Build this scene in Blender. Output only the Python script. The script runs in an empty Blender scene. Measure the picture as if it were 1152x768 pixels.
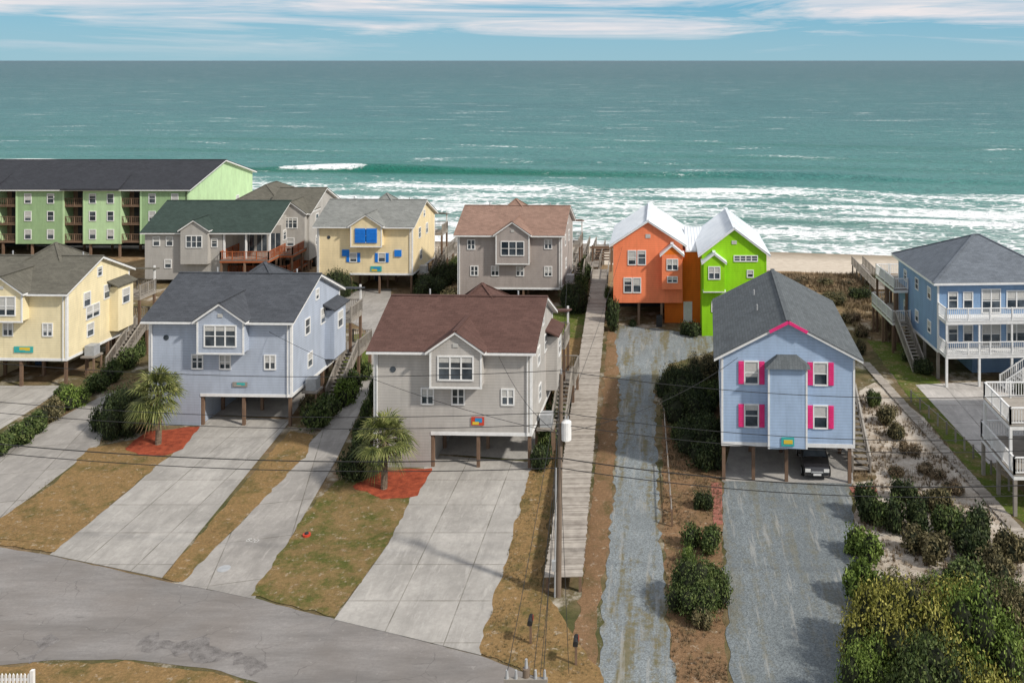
import bpy, math, random
import numpy as np
from mathutils import Vector, Matrix, noise
random.seed(7)
CAMH=27.0; FPX=1000.0; HY=68.0; X0=745.0
# survey helper: site coordinates (m) from bearing / depression measured at the drone position
def G(x,y,z=0.0):
    D=FPX*(CAMH-z)/(y-HY); return ((x-X0)/1000.0*D, D)
def DD(y): return FPX*CAMH/(y-HY)
def W(xl,yb,xr,rot=0.0):
    D=DD(yb); L=(xl-X0)/1000.0*D; k=(xr-X0)/1000.0
    return (k*D-L)/(math.cos(rot)-k*math.sin(rot))
scene=bpy.context.scene
COL=scene.collection
# ------------------------------------------------------------ node helpers
def N(nt,t,ins=None,**props):
    n=nt.nodes.new(t)
    for k,v in props.items(): setattr(n,k,v)
    for k,v in (ins or {}).items():
        if isinstance(v,bpy.types.NodeSocket): nt.links.new(v,n.inputs[k])
        else: n.inputs[k].default_value=v
    return n
def c4(c): return (c[0],c[1],c[2],1.0)
def mixc(nt,f,a,b,blend='MIX'):
    n=nt.nodes.new('ShaderNodeMix'); n.data_type='RGBA'; n.blend_type=blend
    for i,v in ((0,f),(6,a),(7,b)):
        if isinstance(v,bpy.types.NodeSocket): nt.links.new(v,n.inputs[i])
        else: n.inputs[i].default_value=(v if i==0 else c4(v))
    return n.outputs[2]
def mth(nt,op,a,b=0.0):
    n=nt.nodes.new('ShaderNodeMath'); n.operation=op
    for i,v in ((0,a),(1,b)):
        if isinstance(v,bpy.types.NodeSocket): nt.links.new(v,n.inputs[i])
        else: n.inputs[i].default_value=v
    return n.outputs[0]
def mr(nt,v,a,b,c=0.0,d=1.0):
    return N(nt,'ShaderNodeMapRange',{0:v,1:a,2:b,3:c,4:d}).outputs[0]
def nz(nt,vec,scale,detail=3.0,rough=.55,dist=0.0):
    return N(nt,'ShaderNodeTexNoise',{'Vector':vec,'Scale':scale,'Detail':detail,'Roughness':rough,'Distortion':dist}).outputs[0]
def base(name,rough=.8,spec=.3):
    m=bpy.data.materials.new(name); m.use_nodes=True; nt=m.node_tree
    b=nt.nodes['Principled BSDF']; b.inputs['Roughness'].default_value=rough
    b.inputs['Specular IOR Level'].default_value=spec
    return m,nt,b
def objc(nt): return N(nt,'ShaderNodeTexCoord').outputs['Object']
def posc(nt): return N(nt,'ShaderNodeNewGeometry').outputs['Position']
def bump(nt,b,h,s=.3,d=.02):
    n=N(nt,'ShaderNodeBump',{'Height':h,'Strength':s,'Distance':d}); nt.links.new(n.outputs[0],b.inputs['Normal'])
def setc(nt,b,c): nt.links.new(c,b.inputs['Base Color'])
def mul(c,k): return tuple(min(1,x*k) for x in c)
def surf(name,c1,c2,scale=2.0,rough=.8,bs=0.2,bscale=25,world=False,spec=.3):
    m,nt,b=base(name,rough,spec); v=posc(nt) if world else objc(nt)
    n1=nz(nt,v,scale,4,.6); n2=nz(nt,v,scale*9,2,.6)
    f=mr(nt,mth(nt,'ADD',mth(nt,'MULTIPLY',n1,.65),mth(nt,'MULTIPLY',n2,.35)),.35,.65)
    setc(nt,b,mixc(nt,f,c1,c2))
    if bs: bump(nt,b,nz(nt,v,bscale,2),bs,.02)
    return m
def siding(name,c,lap=.19):
    m,nt,b=base(name,.65,.25); v=objc(nt)
    z=N(nt,'ShaderNodeSeparateXYZ',{0:v}).outputs[2]
    f=mth(nt,'FRACT',mth(nt,'DIVIDE',z,lap))
    line=mr(nt,f,.0,.22,.45,0)
    mp=N(nt,'ShaderNodeMapping',{'Vector':v,'Scale':(1,1,.35)}).outputs[0]
    n=mr(nt,nz(nt,mp,1.3,4,.65),.3,.7)
    cc=mixc(nt,n,mul(c,.84),mul(c,1.05))
    mp2=N(nt,'ShaderNodeMapping',{'Vector':v,'Scale':(2.2,2.2,.15)}).outputs[0]
    strk=mr(nt,nz(nt,mp2,1.6,3,.6),.54,.72,0,.28)
    cc=mixc(nt,strk,cc,mul(c,.6))
    grime=mr(nt,mth(nt,'ADD',z,mth(nt,'MULTIPLY',nz(nt,v,3,2),1.2)),.6,3.6,.35,0)
    cc=mixc(nt,grime,cc,mul(c,.52))
    cc=mixc(nt,line,cc,mul(c,.35))
    setc(nt,b,cc); bump(nt,b,f,.4,.02)
    return m
def shingle(name,c,rot=0):
    m,nt,b=base(name,.92,.15); v=objc(nt)
    mp=N(nt,'ShaderNodeMapping',{'Vector':v,'Rotation':(0,0,math.radians(rot))}).outputs[0]
    br=N(nt,'ShaderNodeTexBrick',{'Vector':mp,'Color1':c4(mul(c,.68)),'Color2':c4(mul(c,1.4)),'Mortar':c4(mul(c,.4)),'Scale':1.0,'Mortar Size':.012,'Brick Width':.42,'Row Height':.17,'Bias':0.0})
    n=mr(nt,nz(nt,v,.7,4,.65),.3,.7)
    cc=mixc(nt,n,mul(c,.65),mul(c,1.45))
    cc=mixc(nt,.6,cc,br.outputs[0])
    n3=mr(nt,nz(nt,v,22,2),.3,.75)
    cc=mixc(nt,mth(nt,'MULTIPLY',n3,.5),cc,mul(c,1.9))
    setc(nt,b,cc); bump(nt,b,nz(nt,v,30,2),.4,.02)
    return m
def leafmat(name,d,mid,l):
    m,nt,b=base(name,.6,.2)
    r=N(nt,'ShaderNodeNewGeometry').outputs['Random Per Island']
    n=mr(nt,nz(nt,posc(nt),1.7,2),.35,.65)
    f=mth(nt,'ADD',mth(nt,'MULTIPLY',r,.6),mth(nt,'MULTIPLY',n,.4))
    cr=N(nt,'ShaderNodeValToRGB',{0:f}); e=cr.color_ramp.elements
    e[0].position=.1; e[0].color=c4(d); e[1].position=.9; e[1].color=c4(l)
    x=e.new(.5); x.color=c4(mid)
    setc(nt,b,cr.outputs[0])
    return m
def islandmat(name,c1,c2,rough=.85):
    m,nt,b=base(name,rough,.2); g=N(nt,'ShaderNodeNewGeometry')
    n=mr(nt,nz(nt,g.outputs['Position'],2.5,4),.3,.7)
    f=mth(nt,'ADD',mth(nt,'MULTIPLY',g.outputs['Random Per Island'],.6),mth(nt,'MULTIPLY',n,.4))
    setc(nt,b,mixc(nt,f,c1,c2)); return m
M={}
M['white']=surf('white_trim_paint',(.66,.66,.65),(.8,.8,.79),3,.5,0)
M['lanepaint']=surf('worn_lane_paint',(.36,.35,.33),(.6,.59,.57),9,.7,0)
M['pink']=surf('pink_paint',(.66,.03,.16),(.78,.05,.23),3,.5,0)
M['blueshut']=surf('blue_paint',(.01,.16,.58),(.02,.22,.7),3,.5,0)
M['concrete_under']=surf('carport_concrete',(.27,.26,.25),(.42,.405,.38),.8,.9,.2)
M['wood']=islandmat('weathered_wood',(.17,.15,.13),(.36,.33,.29))
M['darkwood']=islandmat('stained_wood',(.12,.075,.05),(.24,.16,.11))
M['polewood']=islandmat('pole_wood',(.13,.095,.07),(.22,.17,.13))
M['redwood']=islandmat('red_brown_railing',(.26,.07,.03),(.42,.14,.06))
M['dark']=surf('dark_shade_and_paint',(.02,.02,.022),(.05,.05,.05),2,.9,0)  # near-black: painted shade under raised floors, also plain doors and bins
M['metalroof']=surf('white_metal_roof',(.66,.70,.74),(.8,.83,.86),.8,.35,0,spec=.5)
M['metal']=surf('galvanised_metal',(.3,.31,.32),(.42,.43,.44),4,.45,.1)
M['black']=surf('black_wire',(.012,.012,.012),(.03,.03,.03),4,.5,0)
def glassmat():
    m,nt,b=base('window_glass',.06,.6)
    n=mr(nt,nz(nt,posc(nt),.9,2),.35,.65)
    setc(nt,b,mixc(nt,n,(.02,.03,.04),(.09,.11,.13))); return m
M['glass']=glassmat()
M['blind']=surf('window_blind',(.40,.40,.385),(.53,.52,.49),5,.8,0)
M['s_grey']=siding('grey_siding',(.50,.475,.445))
M['s_bluegrey']=siding('blue_grey_siding',(.44,.495,.59))
M['s_cream']=siding('cream_siding',(.85,.74,.48))
M['s_cream2']=siding('pale_yellow_siding',(.86,.71,.44))
M['s_taupe']=siding('taupe_siding',(.40,.355,.33))
M['s_lightblue']=siding('light_blue_siding',(.40,.52,.70))
M['s_blue']=siding('blue_siding',(.22,.345,.53))
M['s_orange']=siding('orange_siding',(.93,.26,.12))
M['s_orange2']=siding('deep_orange_siding',(.85,.20,.02))
M['s_lime']=siding('lime_siding',(.31,.68,.015))
M['s_mint']=siding('mint_siding',(.52,.72,.41))
M['s_green']=siding('sage_green_siding',(.32,.47,.25))
M['s_warm']=siding('warm_grey_siding',(.46,.44,.41))
M['r_brown']=shingle('brown_shingles',(.088,.05,.042))
M['r_dark']=shingle('charcoal_shingles',(.058,.063,.072))
M['r_dark90']=shingle('charcoal_shingles_b',(.088,.098,.104),90)
M['r_grey']=shingle('grey_shingles',(.175,.18,.17))
M['r_tan']=shingle('tan_shingles',(.21,.135,.105))
M['r_green']=shingle('dark_green_shingles',(.035,.052,.045))
M['r_condo']=shingle('black_shingles',(.034,.036,.042))
M['r_khaki']=shingle('khaki_shingles',(.10,.095,.078))
M['r_slate']=shingle('slate_shingles',(.115,.13,.15))
# ------------------------------------------------------------ geometry builder
class B:
    def __init__(s,name,loc=(0,0),rot=0.0,z=0.0):
        s.name=name; s.loc=loc; s.rot=rot; s.z=z; s.p={}
    def poly(s,part,mat,vs,fs):
        d=s.p.setdefault(part,([],[],[],[]))
        o=len(d[0]); d[0].extend(vs)
        if mat not in d[3]: d[3].append(mat)
        mi=d[3].index(mat)
        for f in fs: d[1].append(tuple(i+o for i in f)); d[2].append(mi)
    def box(s,part,mat,x0,x1,y0,y1,z0,z1):
        if x0>x1:x0,x1=x1,x0
        if y0>y1:y0,y1=y1,y0
        if z0>z1:z0,z1=z1,z0
        v=[(x0,y0,z0),(x1,y0,z0),(x1,y1,z0),(x0,y1,z0),(x0,y0,z1),(x1,y0,z1),(x1,y1,z1),(x0,y1,z1)]
        s.poly(part,mat,v,[(3,2,1,0),(4,5,6,7),(0,1,5,4),(1,2,6,5),(2,3,7,6),(3,0,4,7)])
    def beam(s,part,mat,a,b,t,t2=None):
        a=Vector(a);b=Vector(b);d=(b-a).normalized();t2=t2 or t
        up=Vector((0,0,1)) if abs(d.z)<.95 else Vector((1,0,0))
        r=d.cross(up).normalized()*t/2; u=r.cross(d).normalized()*t2/2
        v=[tuple(p+q) for p in (a,b) for q in (-r-u,r-u,r+u,-r+u)]
        s.poly(part,mat,v,[(0,1,2,3),(7,6,5,4),(0,4,5,1),(1,5,6,2),(2,6,7,3),(3,7,4,0)])
    def slab(s,part,mat,c,t):
        v=[tuple(p) for p in c]+[(p[0],p[1],p[2]-t) for p in c]; n=len(c)
        s.poly(part,mat,v,[tuple(range(n)),tuple(range(2*n-1,n-1,-1))]+[(i,i+n,(i+1)%n+n,(i+1)%n) for i in range(n)])
    def cyl(s,part,mat,a,b,r0,r1,n=10):
        a=Vector(a);b=Vector(b);d=(b-a).normalized()
        up=Vector((0,0,1)) if abs(d.z)<.95 else Vector((1,0,0))
        r=d.cross(up).normalized(); u=r.cross(d)
        v=[]
        for c,q in((a,r0),(b,r1)):
            for i in range(n):
                t=2*math.pi*i/n; v.append(tuple(c+(r*math.cos(t)+u*math.sin(t))*q))
        s.poly(part,mat,v,[tuple(range(n-1,-1,-1)),tuple(range(n,2*n))]+[(i,(i+1)%n,(i+1)%n+n,i+n) for i in range(n)])
    def fb(s,part,mat,face,pos,u0,u1,z0,z1,n0,n1):
        if face=='F': s.box(part,mat,u0,u1,pos-n1,pos-n0,z0,z1)
        elif face=='R': s.box(part,mat,pos+n0,pos+n1,u0,u1,z0,z1)
        elif face=='L': s.box(part,mat,pos-n1,pos-n0,u0,u1,z0,z1)
        else: s.box(part,mat,u0,u1,pos+n0,pos+n1,z0,z1)
    def win(s,face,pos,u,z,w,h,n=1,shut=None,blind=None,frame='white',closed=None):
        u0,u1,z0,z1=u-w/2,u+w/2,z-h/2,z+h/2; fw=.09
        s.fb('windows','glass',face,pos,u0,u1,z0,z1,-.02,.015)
        if closed:
            for a,c in ((u0-.1,u-.06),(u+.06,u1+.1)):
                s.fb('shutters',closed,face,pos,a,c,z0-.1,z1+.1,.0,.1)
                k=z0
                while k<z1-.1: s.fb('shutters',closed,face,pos,a+.08,c-.08,k,k+.07,.1,.125); k+=.16
        if blind is None: blind=random.choice([0,.25,.45,.5,.7])
        if blind>0: s.fb('windows','blind',face,pos,u0+.02,u1-.02,z1-h*blind,z1-.01,.0,.02)
        s.fb('window_frames',frame,face,pos,u0-fw,u0,z0-fw,z1+fw,-.02,.06)
        s.fb('window_frames',frame,face,pos,u1,u1+fw,z0-fw,z1+fw,-.02,.06)
        s.fb('window_frames',frame,face,pos,u0,u1,z1,z1+fw,-.02,.062)
        s.fb('window_frames',frame,face,pos,u0,u1,z0-fw,z0,-.02,.075)
        s.fb('window_frames',frame,face,pos,u0,u1,z-.025,z+.025,-.02,.045)
        for i in range(1,n):
            x=u0+w*i/n; s.fb('window_frames',frame,face,pos,x-.05,x+.05,z0,z1,-.02,.05)
        if shut:
            sw=.36
            for a in (u0-fw-sw,u1+fw):
                s.fb('shutters',shut,face,pos,a+.01,a+sw-.01,z0-.05,z1+.05,-.02,.07)
                k=z0
                while k<z1-.1:
                    s.fb('shutters',shut,face,pos,a+.05,a+sw-.05,k,k+.05,.07,.085); k+=.12
    def rail(s,a,b,z,mat='white',h=1.0,part='railing',step=.17):
        a=Vector((a[0],a[1],0));b=Vector((b[0],b[1],0)); L=(b-a).length; d=(b-a)/L
        zz=Vector((0,0,1))
        za=z if isinstance(z,(tuple,list)) else (z,z)
        P=lambda t,k: tuple(a+d*t+zz*(za[0]+(za[1]-za[0])*t/L+k))
        s.beam(part,mat,P(0,h),P(L,h),.12,.06); s.beam(part,mat,P(0,.12),P(L,.12),.06,.06)
        n=max(1,int(L/1.9)+1)
        for i in range(n+1):
            t=L*i/n; s.beam(part,mat,P(t,0),P(t,h+.06),.11)
        n=int(L/step)
        for i in range(1,n):
            t=L*i/n; s.beam(part,mat,P(t,.13),P(t,h-.02),.04)
    def stairs(s,x0,x1,y0,y1,z0,z1,mat='wood',rmat='wood',axis='y'):
        n=max(3,int(abs(z1-z0)/.19))
        for i in range(n):
            t0=i/n;t1=(i+1)/n; z=z0+(z1-z0)*t1
            if axis=='y':
                s.box('stairs',mat,x0,x1,y0+(y1-y0)*t0,y0+(y1-y0)*t1*1.0,z-.06,z)
            else: s.box('stairs',mat,x0+(x1-x0)*t0,x0+(x1-x0)*t1,y0,y1,z-.06,z)
        if axis=='y':
            for x in (x0,x1):
                s.beam('stairs',mat,(x,y0,z0+.02),(x,y1,z1-.12),.06,.28)
                s.rail((x,y0),(x,y1),(z0,z1),rmat)
        else:
            for y in (y0,y1):
                s.beam('stairs',mat,(x0,y,z0+.02),(x1,y,z1-.12),.06,.28)
                s.rail((x0,y),(x1,y),(z0,z1),rmat)
    def deck(s,x0,x1,y0,y1,z,mat='wood',rmat='wood',sides='LRB',h=1.0,posts=True,pm='darkwood',nx=None):
        s.box('deck',mat,x0,x1,y0,y1,z-.06,z)
        s.box('deck',rmat,x0+.03,x1-.03,y0+.03,y1-.03,z-.32,z-.062)
        e=.07
        if 'F' in sides: s.rail((x0+e,y0+e),(x1-e,y0+e),z,rmat,h)
        if 'B' in sides: s.rail((x0+e,y1-e),(x1-e,y1-e),z,rmat,h)
        if 'L' in sides: s.rail((x0+e,y0+e),(x0+e,y1-e),z,rmat,h)
        if 'R' in sides: s.rail((x1-e,y0+e),(x1-e,y1-e),z,rmat,h)
        if posts:
            nx=nx or max(1,round((x1-x0)/3)); ny=max(1,round((y1-y0)/3))
            for i in range(nx+1):
                for j in range(ny+1):
                    x=x0+.15+(x1-x0-.3)*i/nx; y=y0+.15+(y1-y0-.3)*j/ny
                    s.box('posts',pm,x-.1,x+.1,y-.1,y+.1,-.5,z-.33)
    def body(s,mat,x0,x1,y0,y1,z0,ze,zr,axis='x',part='walls'):
        ym=(y0+y1)/2; xm=(x0+x1)/2
        if axis=='x':
            pr=[(y0,z0),(y1,z0),(y1,ze),(ym,zr),(y0,ze)]
            v=[(x0,a,b) for a,b in pr]+[(x1,a,b) for a,b in pr]
        else:
            pr=[(x0,z0),(x1,z0),(x1,ze),(xm,zr),(x0,ze)]
            v=[(a,y0,b) for a,b in pr]+[(a,y1,b) for a,b in pr]
        s.poly(part,mat,v,[(0,1,2,3,4),(9,8,7,6,5)]+[(i,i+5,(i+1)%5+5,(i+1)%5) for i in range(5)])
    def gable(s,rm,x0,x1,y0,y1,ze,zr,axis='x',ov=.4,rk=.35,fascia='white',part='roof'):
        if axis=='x':
            ym=(y0+y1)/2; sl=(zr-ze)/(ym-y0); zo=ze-sl*ov
            A=[(x0-rk,y0-ov,zo),(x1+rk,y0-ov,zo),(x1+rk,ym,zr),(x0-rk,ym,zr)]
            C=[(x1+rk,y1+ov,zo),(x0-rk,y1+ov,zo),(x0-rk,ym,zr),(x1+rk,ym,zr)]
            ridge=((x0-rk,ym,zr),(x1+rk,ym,zr))
        else:
            xm=(x0+x1)/2; sl=(zr-ze)/(xm-x0); zo=ze-sl*ov
            A=[(x0-ov,y1+rk,zo),(x0-ov,y0-rk,zo),(xm,y0-rk,zr),(xm,y1+rk,zr)]
            C=[(x1+ov,y0-rk,zo),(x1+ov,y1+rk,zo),(xm,y1+rk,zr),(xm,y0-rk,zr)]
            ridge=((xm,y0-rk,zr),(xm,y1+rk,zr))
        for q in (A,C):
            s.slab('fascia',fascia,[(a,b,c+.12) for a,b,c in q],.17)
            cx=sum(p[0] for p in q)/4; cy=sum(p[1] for p in q)/4
            s.slab(part,rm,[(a+(.03 if a>cx else -.03)*(1),b+(.03 if b>cy else -.03)*(0 if axis=='x' and abs(c-zr)<.01 else 1),c+.185) for a,b,c in q],.06)
        s.beam(part,rm,(ridge[0][0],ridge[0][1],ridge[0][2]+.185),(ridge[1][0],ridge[1][1],ridge[1][2]+.185),.3,.05)
    def hip(s,rm,x0,x1,y0,y1,ze,zr,ov=.4,inset=None,part='roof'):
        x0-=ov;x1+=ov;y0-=ov;y1+=ov
        w=x1-x0;d=y1-y0
        if w>=d:
            k=inset or d/2; a=(x0+k,(y0+y1)/2,zr); b=(x1-k,(y0+y1)/2,zr)
            v=[(x0,y0,ze),(x1,y0,ze),(x1,y1,ze),(x0,y1,ze),a,b]
            f=[(0,1,5,4),(1,2,5),(2,3,4,5),(3,0,4)]
        else:
            k=inset or w/2; a=((x0+x1)/2,y0+k,zr); b=((x0+x1)/2,y1-k,zr)
            v=[(x0,y0,ze),(x1,y0,ze),(x1,y1,ze),(x0,y1,ze),a,b]
            f=[(0,1,4),(1,2,5,4),(2,3,5),(3,0,4,5)]
        s.poly(part,rm,v,f)
        s.box('fascia','white',x0+.02,x1-.02,y0+.02,y1-.02,ze-.22,ze-.003)
        for i,j in ((0,4),(3,4),(1,5),(2,5),(4,5)) if w>=d else ((0,4),(1,4),(2,5),(3,5),(4,5)):
            if (Vector(v[i])-Vector(v[j])).length>.05: s.beam(part,rm,(v[i][0],v[i][1],v[i][2]+.02),(v[j][0],v[j][1],v[j][2]+.02),.25,.05)
    def finish(s,single=False):
        root=None
        if not single:
            root=bpy.data.objects.new(s.name,None); COL.objects.link(root)
            root.location=(s.loc[0],s.loc[1],s.z); root.rotation_euler=(0,0,s.rot); root.empty_display_size=.5
        for part,(v,f,mi,mats) in s.p.items():
            me=bpy.data.meshes.new(part if not single else s.name); me.from_pydata(v,[],f)
            for m in mats: me.materials.append(M[m])
            me.polygons.foreach_set('material_index',mi); me.update()
            o=bpy.data.objects.new(part if not single else s.name,me); COL.objects.link(o)
            if root: o.parent=root
            else: o.location=(s.loc[0],s.loc[1],s.z); o.rotation_euler=(0,0,s.rot); root=o; single='done'
        return root
# ------------------------------------------------------------ terrain
def shore(X): return 139.5-.15*250*math.tanh(X/250.0)
def axis_x():
    a=list(np.arange(0,185,2.5)); st=2.5
    while a[-1]<60000: st*=1.16; a.append(a[-1]+st)
    return [-x for x in a[:0:-1]]+a
XS=axis_x()
def grid_mesh(name,qs,zf,attrs,mat):
    vs=[];at={k:[] for k in attrs}
    for q in qs:
        for X in XS:
            Y=shore(X)+q; z,av=zf(X,q); vs.append((X,Y,z))
            for k in attrs: at[k].append(av[k])
    n=len(XS); fs=[]
    for j in range(len(qs)-1):
        for i in range(n-1):
            a=j*n+i; fs.append((a,a+1,a+n+1,a+n))
    me=bpy.data.meshes.new(name); me.from_pydata(vs,[],fs)
    for k in attrs:
        A=me.attributes.new(k,'FLOAT','POINT'); A.data.foreach_set('value',at[k])
    me.polygons.foreach_set('use_smooth',[True]*len(fs)); me.materials.append(mat); me.update()
    o=bpy.data.objects.new(name,me); COL.objects.link(o); return o
def lerp(a,b,t): return a+(b-a)*max(0,min(1,t))
def landz(X,q):
    if q>0: z=-2.5-q*.03
    elif q>-17: z=lerp(-2.5,-1.5,-q/17)
    elif q>-20: z=lerp(-1.5,-.75,(-q-17)/3)
    else: z=lerp(-.75,0,(-q-20)/9)
    if -29<q<-16: z+=.35*(noise.noise(Vector((X*.12,q*.2,3))))*min(1,(q+29)/6)
    return z
def land():
    m,nt,b=base('ground_soil',.95,.1)
    P=posc(nt); q=N(nt,'ShaderNodeAttribute',attribute_name='q').outputs['Fac']
    n1=mr(nt,nz(nt,P,.16,5,.65),.38,.62); n2=mr(nt,nz(nt,P,1.1,5,.7),.35,.68); n3=nz(nt,P,9,3,.7)
    straw=mixc(nt,n2,(.15,.095,.05),(.30,.215,.13))
    green=mixc(nt,n2,(.06,.07,.025),(.13,.12,.05))
    sand=mixc(nt,n2,(.44,.39,.31),(.58,.53,.45))
    c=mixc(nt,n1,straw,green)
    s2=mr(nt,mth(nt,'ADD',nz(nt,P,.35,5,.7),mth(nt,'MULTIPLY',n3,.25)),.66,.78)
    c=mixc(nt,s2,c,sand)
    c=mixc(nt,mr(nt,n3,.35,.65,.0,.35),c,(.05,.04,.025))
    qq=mth(nt,'ADD',q,mth(nt,'MULTIPLY',nz(nt,P,.5,4),5.0))
    dune=mixc(nt,n2,(.20,.12,.06),(.38,.28,.17))
    c=mixc(nt,mr(nt,qq,-42,-28),c,dune)
    c=mixc(nt,mr(nt,qq,-18,-15),c,mixc(nt,n2,(.50,.43,.345),(.62,.545,.45)))
    c=mixc(nt,mr(nt,qq,-5,1.5),c,(.30,.25,.19))
    setc(nt,b,c); bump(nt,b,nz(nt,P,14,3,.7),.6,.05)
    qs=list(np.arange(22,-62,-1.0)); st=1
    while qs[-1]>-4000: st*=1.25; qs.append(qs[-1]-st)
    qs=qs[::-1]
    grid_mesh('ground',qs,lambda X,q:(landz(X,q),{'q':q}),['q'],m)
land()
def ocean():
    m,nt,b=base('sea_water',.4,.14)
    P=posc(nt); q=N(nt,'ShaderNodeAttribute',attribute_name='q').outputs['Fac']; fbk=N(nt,'ShaderNodeAttribute',attribute_name='fb').outputs['Fac']
    fce=N(nt,'ShaderNodeAttribute',attribute_name='face').outputs['Fac']
    X=N(nt,'ShaderNodeSeparateXYZ',{0:P}).outputs[0]
    v=N(nt,'ShaderNodeCombineXYZ',{0:X,1:q,2:0.0}).outputs[0]
    def sc(a,b_): return N(nt,'ShaderNodeMapping',{'Vector':v,'Scale':(a,b_,1)}).outputs[0]
    big=mr(nt,nz(nt,sc(.005,.016),1,4,.6),.35,.65)
    mid=mr(nt,nz(nt,sc(.06,.14),1,5,.72,.3),.34,.66)
    fine=mr(nt,nz(nt,sc(.35,.7),1,3,.7),.34,.66)
    far=mr(nt,nz(nt,sc(.012,.03),1,5,.75),.36,.64)
    deep=mixc(nt,mr(nt,q,60,350),(.075,.265,.235),(.045,.185,.19))
    deep=mixc(nt,mr(nt,q,350,1500),deep,(.022,.115,.135))
    deep=mixc(nt,mr(nt,q,1500,12000),deep,(.010,.070,.105))
    near=mixc(nt,mr(nt,q,6,70),(.26,.38,.335),(.09,.31,.25))
    c=mixc(nt,mr(nt,q,50,90),near,deep)
    c=mixc(nt,mth(nt,'MULTIPLY',big,.5),c,mixc(nt,.55,c,(.01,.085,.11)))
    c=mixc(nt,mth(nt,'MULTIPLY',mid,.42),c,mixc(nt,.5,c,(.24,.42,.40)))
    c=mixc(nt,mth(nt,'MULTIPLY',far,.35),c,mixc(nt,.5,c,(.01,.08,.10)))
    c=mixc(nt,mth(nt,'MULTIPLY',fine,.6),c,mixc(nt,.6,c,(.004,.05,.07)))
    c=mixc(nt,fce,c,(.008,.13,.09))
    cr=N(nt,'ShaderNodeValToRGB',{0:mth(nt,'DIVIDE',q,120.0)}); e=cr.color_ramp.elements
    vals=[(0,.98),(.03,.85),(.07,.42),(.11,.70),(.16,.66),(.20,.36),(.25,.45),(.30,.72),(.34,.55),(.40,.36),(.46,.68),(.50,.60),(.56,.38),(.61,.0)]
    e[0].position=0;e[0].color=(.95,)*3+(1,);e[1].position=1;e[1].color=(0,0,0,1)
    for p,k in vals[1:]:
        x=e.new(p); x.color=(k,k,k,1)
    # surf rows wander: shift the row coordinate with low-frequency noise
    row=mth(nt,'ADD',mth(nt,'DIVIDE',q,120.0),mth(nt,'MULTIPLY',mth(nt,'SUBTRACT',nz(nt,sc(.02,.01),1,3),.5),mr(nt,q,4,50,0,.22)))
    nt.links.new(row,cr.inputs[0])
    n=mr(nt,nz(nt,sc(.022,.085),1,6,.68,.6),.34,.66)
    wvv=N(nt,'ShaderNodeVectorMath',{0:sc(.24,.42),1:N(nt,'ShaderNodeTexNoise',{'Vector':sc(.2,.3),'Scale':1.0,'Detail':3.0}).outputs[1]},operation='ADD').outputs[0]
    vo=N(nt,'ShaderNodeTexVoronoi',{'Vector':wvv,'Scale':1.4},feature='DISTANCE_TO_EDGE').outputs[0]
    web=mr(nt,vo,0,.22,.36,-.16)
    val=mth(nt,'ADD',mth(nt,'ADD',n,cr.outputs[0]),web)
    foam=mr(nt,val,1.04,1.34)
    fo2=mr(nt,mth(nt,'ADD',fbk,mth(nt,'MULTIPLY',nz(nt,sc(.5,1.2),1,3,.7),.9)),.75,1.0)
    foam=mth(nt,'MAXIMUM',foam,fo2)
    c=mixc(nt,foam,c,(.82,.85,.85)); setc(nt,b,c)
    nt.links.new(mr(nt,foam,0,1,.4,.9),b.inputs['Roughness'])
    h=mth(nt,'ADD',mth(nt,'MULTIPLY',nz(nt,sc(.12,.3),1,4,.6),1.2),mth(nt,'MULTIPLY',fine,.35))
    bump(nt,b,h,1.0,1.2)
    qs=list(np.arange(-6,150,1.0)); st=1
    while qs[-1]<60000: st*=1.06; qs.append(qs[-1]+st)
    def zf(X,q):
        z=-2.5; fbv=0; fc=0
        wob=5*noise.noise(Vector((X*.012,1.3,0)))+1.5*noise.noise(Vector((X*.05,4.3,0)))
        for q0,A,wf,wb,seed in ((88,1.8,2.6,9,1),(60,.7,2,7,5),(42,.6,2,6,9),(28,.5,1.8,5,17),(14,.4,1.5,5,12),(112,.6,5,10,33),(135,.6,7,12,15),(176,.6,10,16,21)):
            d=q-(q0+wob); am=A*(.55+.9*max(-.3,noise.noise(Vector((X*.02,seed*3.1,0)))))
            z+=am*math.exp(-(d/(wf if d<0 else wb))**2)
            if q0==88:
                g=noise.noise(Vector((X*.016+5.2,seed,0)))+.35*noise.noise(Vector((X*.07,2,0)))-.08
                if -105<X<-78: g+=.38
                if X<-160: g+=.3
                fbv=max(fbv,(g*1.7)*math.exp(-((d+1.0)/2.2)**2))
                amp=max(0,min(1,(30-X)/60))*.85+.15
                fc=max(fc,amp*math.exp(-((d+3.5)/3.8)**2))
            elif q0>100: fc=max(fc,.45*math.exp(-((d+5)/5)**2)*max(0,min(1,.5+1.5*noise.noise(Vector((X*.01,seed,0))))))
            elif q0<80: fbv=max(fbv,(.5+.6*noise.noise(Vector((X*.03,seed,0))))*math.exp(-((d+1)/2.0)**2)); fc=max(fc,.5*math.exp(-((d+4.5)/2.0)**2)*max(0,min(1,.4+1.5*noise.noise(Vector((X*.02,seed,4))))))
        if q<400: z+=.12*math.sin(q/3.7+2*noise.noise(Vector((X*.02,q*.02,0))))*min(1,max(0,q/40))*max(0,1-q/400)
        return z,{'q':q,'fb':fbv,'face':fc}
    grid_mesh('sea_water',qs,zf,['q','fb','face'],m)
ocean()
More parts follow.
